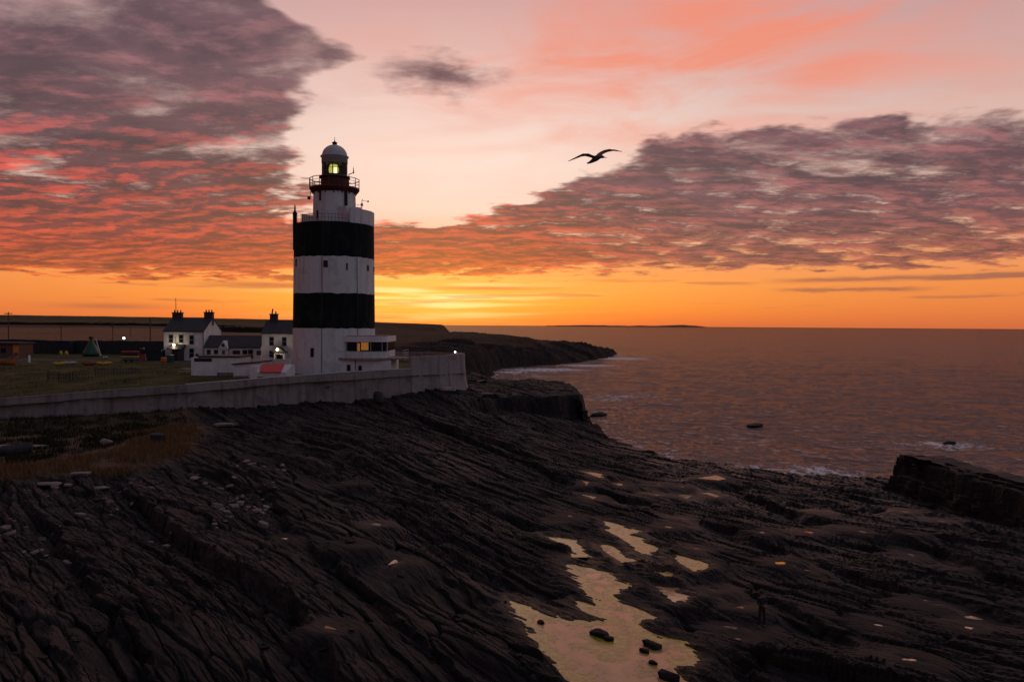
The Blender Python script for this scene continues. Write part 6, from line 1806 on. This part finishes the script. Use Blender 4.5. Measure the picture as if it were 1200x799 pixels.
# loose stones
def pebbles(poly, n, smin, smax, m, label, dens=None):
    x, y = scatter(poly, n, dens); z = zat(x, y)
    b = MB()
    for i in range(len(x)):
        s_ = random.uniform(smin, smax) * (0.5 + random.random() ** 3)
        M = Matrix.Translation((x[i], y[i], z[i] + s_ * 0.12)) @ Euler((random.uniform(-.3, .3), random.uniform(-.3, .3), random.uniform(0, 6.3))).to_matrix().to_4x4()
        a_ = [random.uniform(0.6, 1.1) * s_ for _ in range(6)]
        pts_ = [(a_[j] * math.cos(j * 1.047), 0.7 * a_[j] * math.sin(j * 1.047)) for j in range(6)]
        hh_ = s_ * random.uniform(0.15, 0.4)
        b.prism([(p[0], p[1]) for p in pts_], -hh_, [hh_ * random.uniform(0.6, 1.1) for _ in range(6)], 0, M)
    o = b.build('rubble', m); o['kind'] = 'stuff'; o['label'] = label
pebbles([tuple(on_z(a, b, 6.0)) for a, b in ((-60, 620), (0, 575), (120, 560), (230, 545), (330, 520), (330, 590), (200, 610), (60, 640))], 1500, 0.10, 0.42, m_slabstone, 'broken pale stones strewn below the dry grass', lambda x, y: sstep(-0.1, 0.5, fbm(x / 4, y / 4, 511, 3)))
pebbles([tuple(on_z(a, b, 4.0)) for a, b in ((0, 850), (0, 640), (300, 560), (600, 560), (640, 640), (600, 850))], 1500, 0.06, 0.30, mat_rock, 'loose dark stones lying on the rock ledges', lambda x, y: sstep(0.0, 0.5, fbm(x / 3, y / 3, 512, 3)))

# ================================================================== person on the rocks
def skin_mesh(name, nodes, edges, radii, m, parent=None, levels=2, loc=(0, 0, 0), rz=0.0, root=0):
    me = bpy.data.meshes.new(name + '_cage'); me.from_pydata(nodes, edges, []); me.update()
    o = bpy.data.objects.new(name, me); COL.objects.link(o)
    md = o.modifiers.new('skin', 'SKIN'); md.use_smooth_shade = True
    for i, r_ in enumerate(radii):
        r_ = r_ if isinstance(r_, tuple) else (r_, r_)
        me.skin_vertices[0].data[i].radius = r_; me.skin_vertices[0].data[i].use_root = (i == root)
    o.modifiers.new('sub', 'SUBSURF').levels = levels
    dg = bpy.context.evaluated_depsgraph_get()
    nm_ = bpy.data.meshes.new_from_object(o.evaluated_get(dg))
    o.modifiers.clear(); o.data = nm_; nm_.name = name
    nm_.materials.clear()
    for q in (m if isinstance(m, list) else [m]): nm_.materials.append(q)
    nm_.polygons.foreach_set('use_smooth', [True] * len(nm_.polygons))
    o.parent = parent; o.location = loc; o.rotation_euler = (0, 0, rz)
    return o
pp0 = on_z(892.8, 727, 2.4)
gz = ground_at(pp0.x, pp0.y)
ps = thing('person', (pp0.x, pp0.y, gz), 'person in dark clothes standing alone on the wet rocks right of the pools', 'person', rz=R(12))
m_skin = mat('skin', (0.30, 0.17, 0.12), 0.6)
m_cloth = mat('dark_clothes', (0.022, 0.022, 0.028), 0.85, var=0.4, var_scale=6.0)
m_jkt = mat('dark_jacket', (0.030, 0.028, 0.036), 0.8, var=0.4, var_scale=6.0)
m_shoe = mat('pale_shoes', (0.20, 0.18, 0.14), 0.7)
m_hair = mat('dark_hair', (0.02, 0.014, 0.01), 0.7)
nd = [(0, 0, 0.95), (0, 0.01, 1.12), (0, 0.0, 1.30), (0, 0.01, 1.44), (0, 0.0, 1.52), (0, -0.01, 1.60), (0, -0.015, 1.70), (0, -0.01, 1.77),      # pelvis..head 0-7
      (0.10, 0, 0.90), (0.12, -0.03, 0.50), (0.13, 0.02, 0.09), (0.14, -0.12, 0.04),                                  # left leg 8-11
      (-0.10, 0, 0.90), (-0.13, -0.02, 0.50), (-0.15, 0.03, 0.09), (-0.17, -0.11, 0.04),                              # right leg 12-15
      (0.17, 0.01, 1.42), (0.24, 0.02, 1.16), (0.10, -0.20, 1.12), (0.04, -0.27, 1.14),                               # left arm 16-19
      (-0.17, 0.01, 1.42), (-0.24, 0.02, 1.16), (-0.10, -0.20, 1.12), (-0.04, -0.27, 1.14)]                           # right arm 20-23
ed = [(0, 1), (1, 2), (2, 3), (3, 4), (4, 5), (5, 6), (6, 7), (0, 8), (8, 9), (9, 10), (10, 11), (0, 12), (12, 13), (13, 14), (14, 15), (3, 16), (16, 17), (17, 18), (18, 19), (3, 20), (20, 21), (21, 22), (22, 23)]
rd = [(0.155, 0.11), (0.14, 0.10), (0.165, 0.115), (0.14, 0.09), 0.058, (0.075, 0.085), (0.085, 0.10), (0.06, 0.07), 0.09, 0.065, 0.045, 0.04, 0.09, 0.065, 0.045, 0.04,
      0.065, 0.048, 0.038, 0.034, 0.065, 0.048, 0.038, 0.034]
body = skin_mesh('body', nd, ed, rd, [m_cloth, m_skin, m_shoe, m_jkt], ps)
for p_ in body.data.polygons:
    c = p_.center
    p_.material_index = 1 if (c.z > 1.495 or (c.y < -0.235 and 1.0 < c.z < 1.3)) else (2 if c.z < 0.09 else (3 if c.z > 0.92 else 0))
# face: nose, eyes, mouth, ears as shaped pieces; hair as a cap
b = MB()
for s_ in (-1, 1): b.ball((0.032 * s_, -0.112, 1.685), 0.012, 0, 8)
b.build('eye', m_black, ps)
b = MB(); b.tube((0, -0.105, 1.70), (0, -0.135, 1.655), 0.010, 0.017, n=6); b.ball((0, -0.128, 1.655), 0.018, 0, 8)
for s_ in (-1, 1): b.ball((0.09 * s_, 0.0, 1.675), 0.025, 0, 8, 1.4)
b.build('nose_and_ears', m_skin, ps)
b = MB(); b.box(-0.025, -0.112, 1.615, 0.025, -0.09, 1.624); b.build('mouth', mat('lips', (0.20, 0.07, 0.06), 0.5), ps)
b = MB(); b.lathe([(0.108, 1.66), (0.112, 1.70), (0.105, 1.75), (0.08, 1.80), (0.04, 1.825), (0.001, 1.83)], 18, 0, (0, 0.012)); b.build('hair', m_hair, ps)
# fingers and thumbs closed against each other
for s_, nm_ in ((1, 'hand'), (-1, 'hand')):
    nds, eds, rds = [(0.035 * s_, -0.255, 1.135), (0.030 * s_, -0.30, 1.14)], [(0, 1)], [(0.034, 0.022), (0.038, 0.020)]
    for k_ in range(4):
        i0 = len(nds); zz = 1.168 - 0.020 * k_; ln = (0.036, 0.042, 0.040, 0.030)[k_]
        nds += [(0.028 * s_, -0.318, zz), (0.016 * s_, -0.318 - ln * 0.7, zz - 0.002), (-0.006 * s_, -0.318 - ln * 0.8, zz - 0.004)]
        eds += [(1, i0), (i0, i0 + 1), (i0 + 1, i0 + 2)]; rds += [0.0095, 0.009, 0.008]
    i0 = len(nds); nds += [(0.018 * s_, -0.27, 1.178), (0.004 * s_, -0.30, 1.190)]; eds += [(0, i0), (i0, i0 + 1)]; rds += [0.011, 0.009]
    skin_mesh(nm_, nds, eds, rds, m_skin, ps, 1)

# ================================================================== gull
GY = 19.0
gc = on_y(699, 185, GY)
gp = thing('gull', gc, 'gull gliding above the sea with its far wing raised', 'bird')
k_ = GY / FOC
def gpt(px, py, dy): return Vector(((px - 699) * k_, dy, -(py - 185) * k_))
bm_v, bm_f = [], []
def loft(path, rad_, n=12):
    global bm_v, bm_f
    o = len(bm_v)
    for i, p in enumerate(path):
        d = (path[min(i + 1, len(path) - 1)] - path[max(i - 1, 0)]).normalized()
        u = d.cross(Vector((0, 0, 1))).normalized(); w = u.cross(d)
        for j in range(n):
            a_ = 2 * math.pi * j / n; ru, rw = rad_[i]
            bm_v.append(tuple(p + u * math.cos(a_) * ru + w * math.sin(a_) * rw))
    for i in range(len(path) - 1):
        for j in range(n): bm_f.append((o + i * n + j, o + i * n + (j + 1) % n, o + (i + 1) * n + (j + 1) % n, o + (i + 1) * n + j))
    bm_f.append(tuple(o + j for j in range(n - 1, -1, -1))); bm_f.append(tuple(o + (len(path) - 1) * n + j for j in range(n)))
def wing(path, chord, thick, cdir, n=12):
    o = len(bm_v)
    for i, p in enumerate(path):
        d = (path[min(i + 1, len(path) - 1)] - path[max(i - 1, 0)]).normalized()
        c = (cdir - d * cdir.dot(d)).normalized(); w = d.cross(c)
        for j in range(n):
            a_ = 2 * math.pi * j / n
            bm_v.append(tuple(p + c * math.cos(a_) * chord[i] / 2 + w * math.sin(a_) * thick[i] / 2))
    for i in range(len(path) - 1):
        for j in range(n): bm_f.append((o + i * n + j, o + i * n + (j + 1) % n, o + (i + 1) * n + (j + 1) % n, o + (i + 1) * n + j))
    bm_f.append(tuple(o + j for j in range(n - 1, -1, -1))); bm_f.append(tuple(o + (len(path) - 1) * n + j for j in range(n)))
# body: tail at lower left, head at right
loft([gpt(688.5, 190.6, 0.10), gpt(691, 190.0, 0.09), gpt(694, 188.6, 0.06), gpt(698, 186, 0.0), gpt(701.5, 184.2, -0.04), gpt(704, 184.3, -0.06), gpt(706, 184.9, -0.08), gpt(707.6, 185.4, -0.09), gpt(710.2, 185.7, -0.10)],
     [(0.07, 0.012), (0.075, 0.018), (0.055, 0.042), (0.075, 0.072), (0.07, 0.066), (0.045, 0.043), (0.040, 0.036), (0.016, 0.015), (0.004, 0.004)])
cd = Vector((0.42, 0.90, -0.10))
wing([gpt(699, 185.0, 0.02), gpt(693, 184.0, -0.05), gpt(687, 183.4, -0.16), gpt(681, 184.8, -0.26), gpt(674, 188.8, -0.36), gpt(664, 194.2, -0.46)],
     [0.19, 0.17, 0.14, 0.11, 0.075, 0.012], [0.05, 0.036, 0.028, 0.02, 0.018, 0.016], cd)
wing([gpt(700, 184.0, 0.02), gpt(704, 179.6, 0.12), gpt(708.6, 175.8, 0.24), gpt(714.5, 172.8, 0.36), gpt(722, 171.2, 0.47), gpt(733, 171.6, 0.58)],
     [0.18, 0.14, 0.12, 0.115, 0.085, 0.012], [0.05, 0.034, 0.026, 0.024, 0.02, 0.016], cd)
me = bpy.data.meshes.new('gull_cage'); me.from_pydata(bm_v, [], bm_f); me.update()
go = bpy.data.objects.new('body', me); COL.objects.link(go)
rm = go.modifiers.new('r', 'REMESH'); rm.mode = 'VOXEL'; rm.voxel_size = 0.0075; rm.use_smooth_shade = True
sm = go.modifiers.new('s', 'SMOOTH'); sm.iterations = 3; sm.factor = 0.4
nm_ = bpy.data.meshes.new_from_object(go.evaluated_get(bpy.context.evaluated_depsgraph_get()))
go.modifiers.clear(); go.data = nm_; nm_.name = 'body'
m_gull = bpy.data.materials.new('gull_plumage'); m_gull.use_nodes = True
gg = G(m_gull.node_tree); tcn = gg.n('ShaderNodeTexCoord'); sp = gg.n('ShaderNodeSeparateXYZ'); m_gull.node_tree.links.new(tcn.outputs['Object'], sp.inputs[0])
tipm = gg.mx(gg.ss(0.40, 0.50, sp.outputs[0]), gg.ss(-0.48, -0.60, sp.outputs[0]))
m_gull.node_tree.links.new(gg.mix(tipm, (0.09, 0.085, 0.085, 1.0), (0.03, 0.025, 0.022, 1.0)), m_gull.node_tree.nodes['Principled BSDF'].inputs['Base Color'])
nm_.materials.clear(); nm_.materials.append(m_gull); go.parent = gp
b = MB(); c = gpt(706.3, 184.4, -0.118); b.ball(tuple(c), 0.006, 0, 8); b.build('eye', m_black, gp)
b = MB(); b.tube(gpt(707.8, 185.4, -0.09), gpt(711, 185.9, -0.10), 0.012, 0.003, n=8); b.build('beak', mat('beak', (0.35, 0.18, 0.03), 0.5), gp)
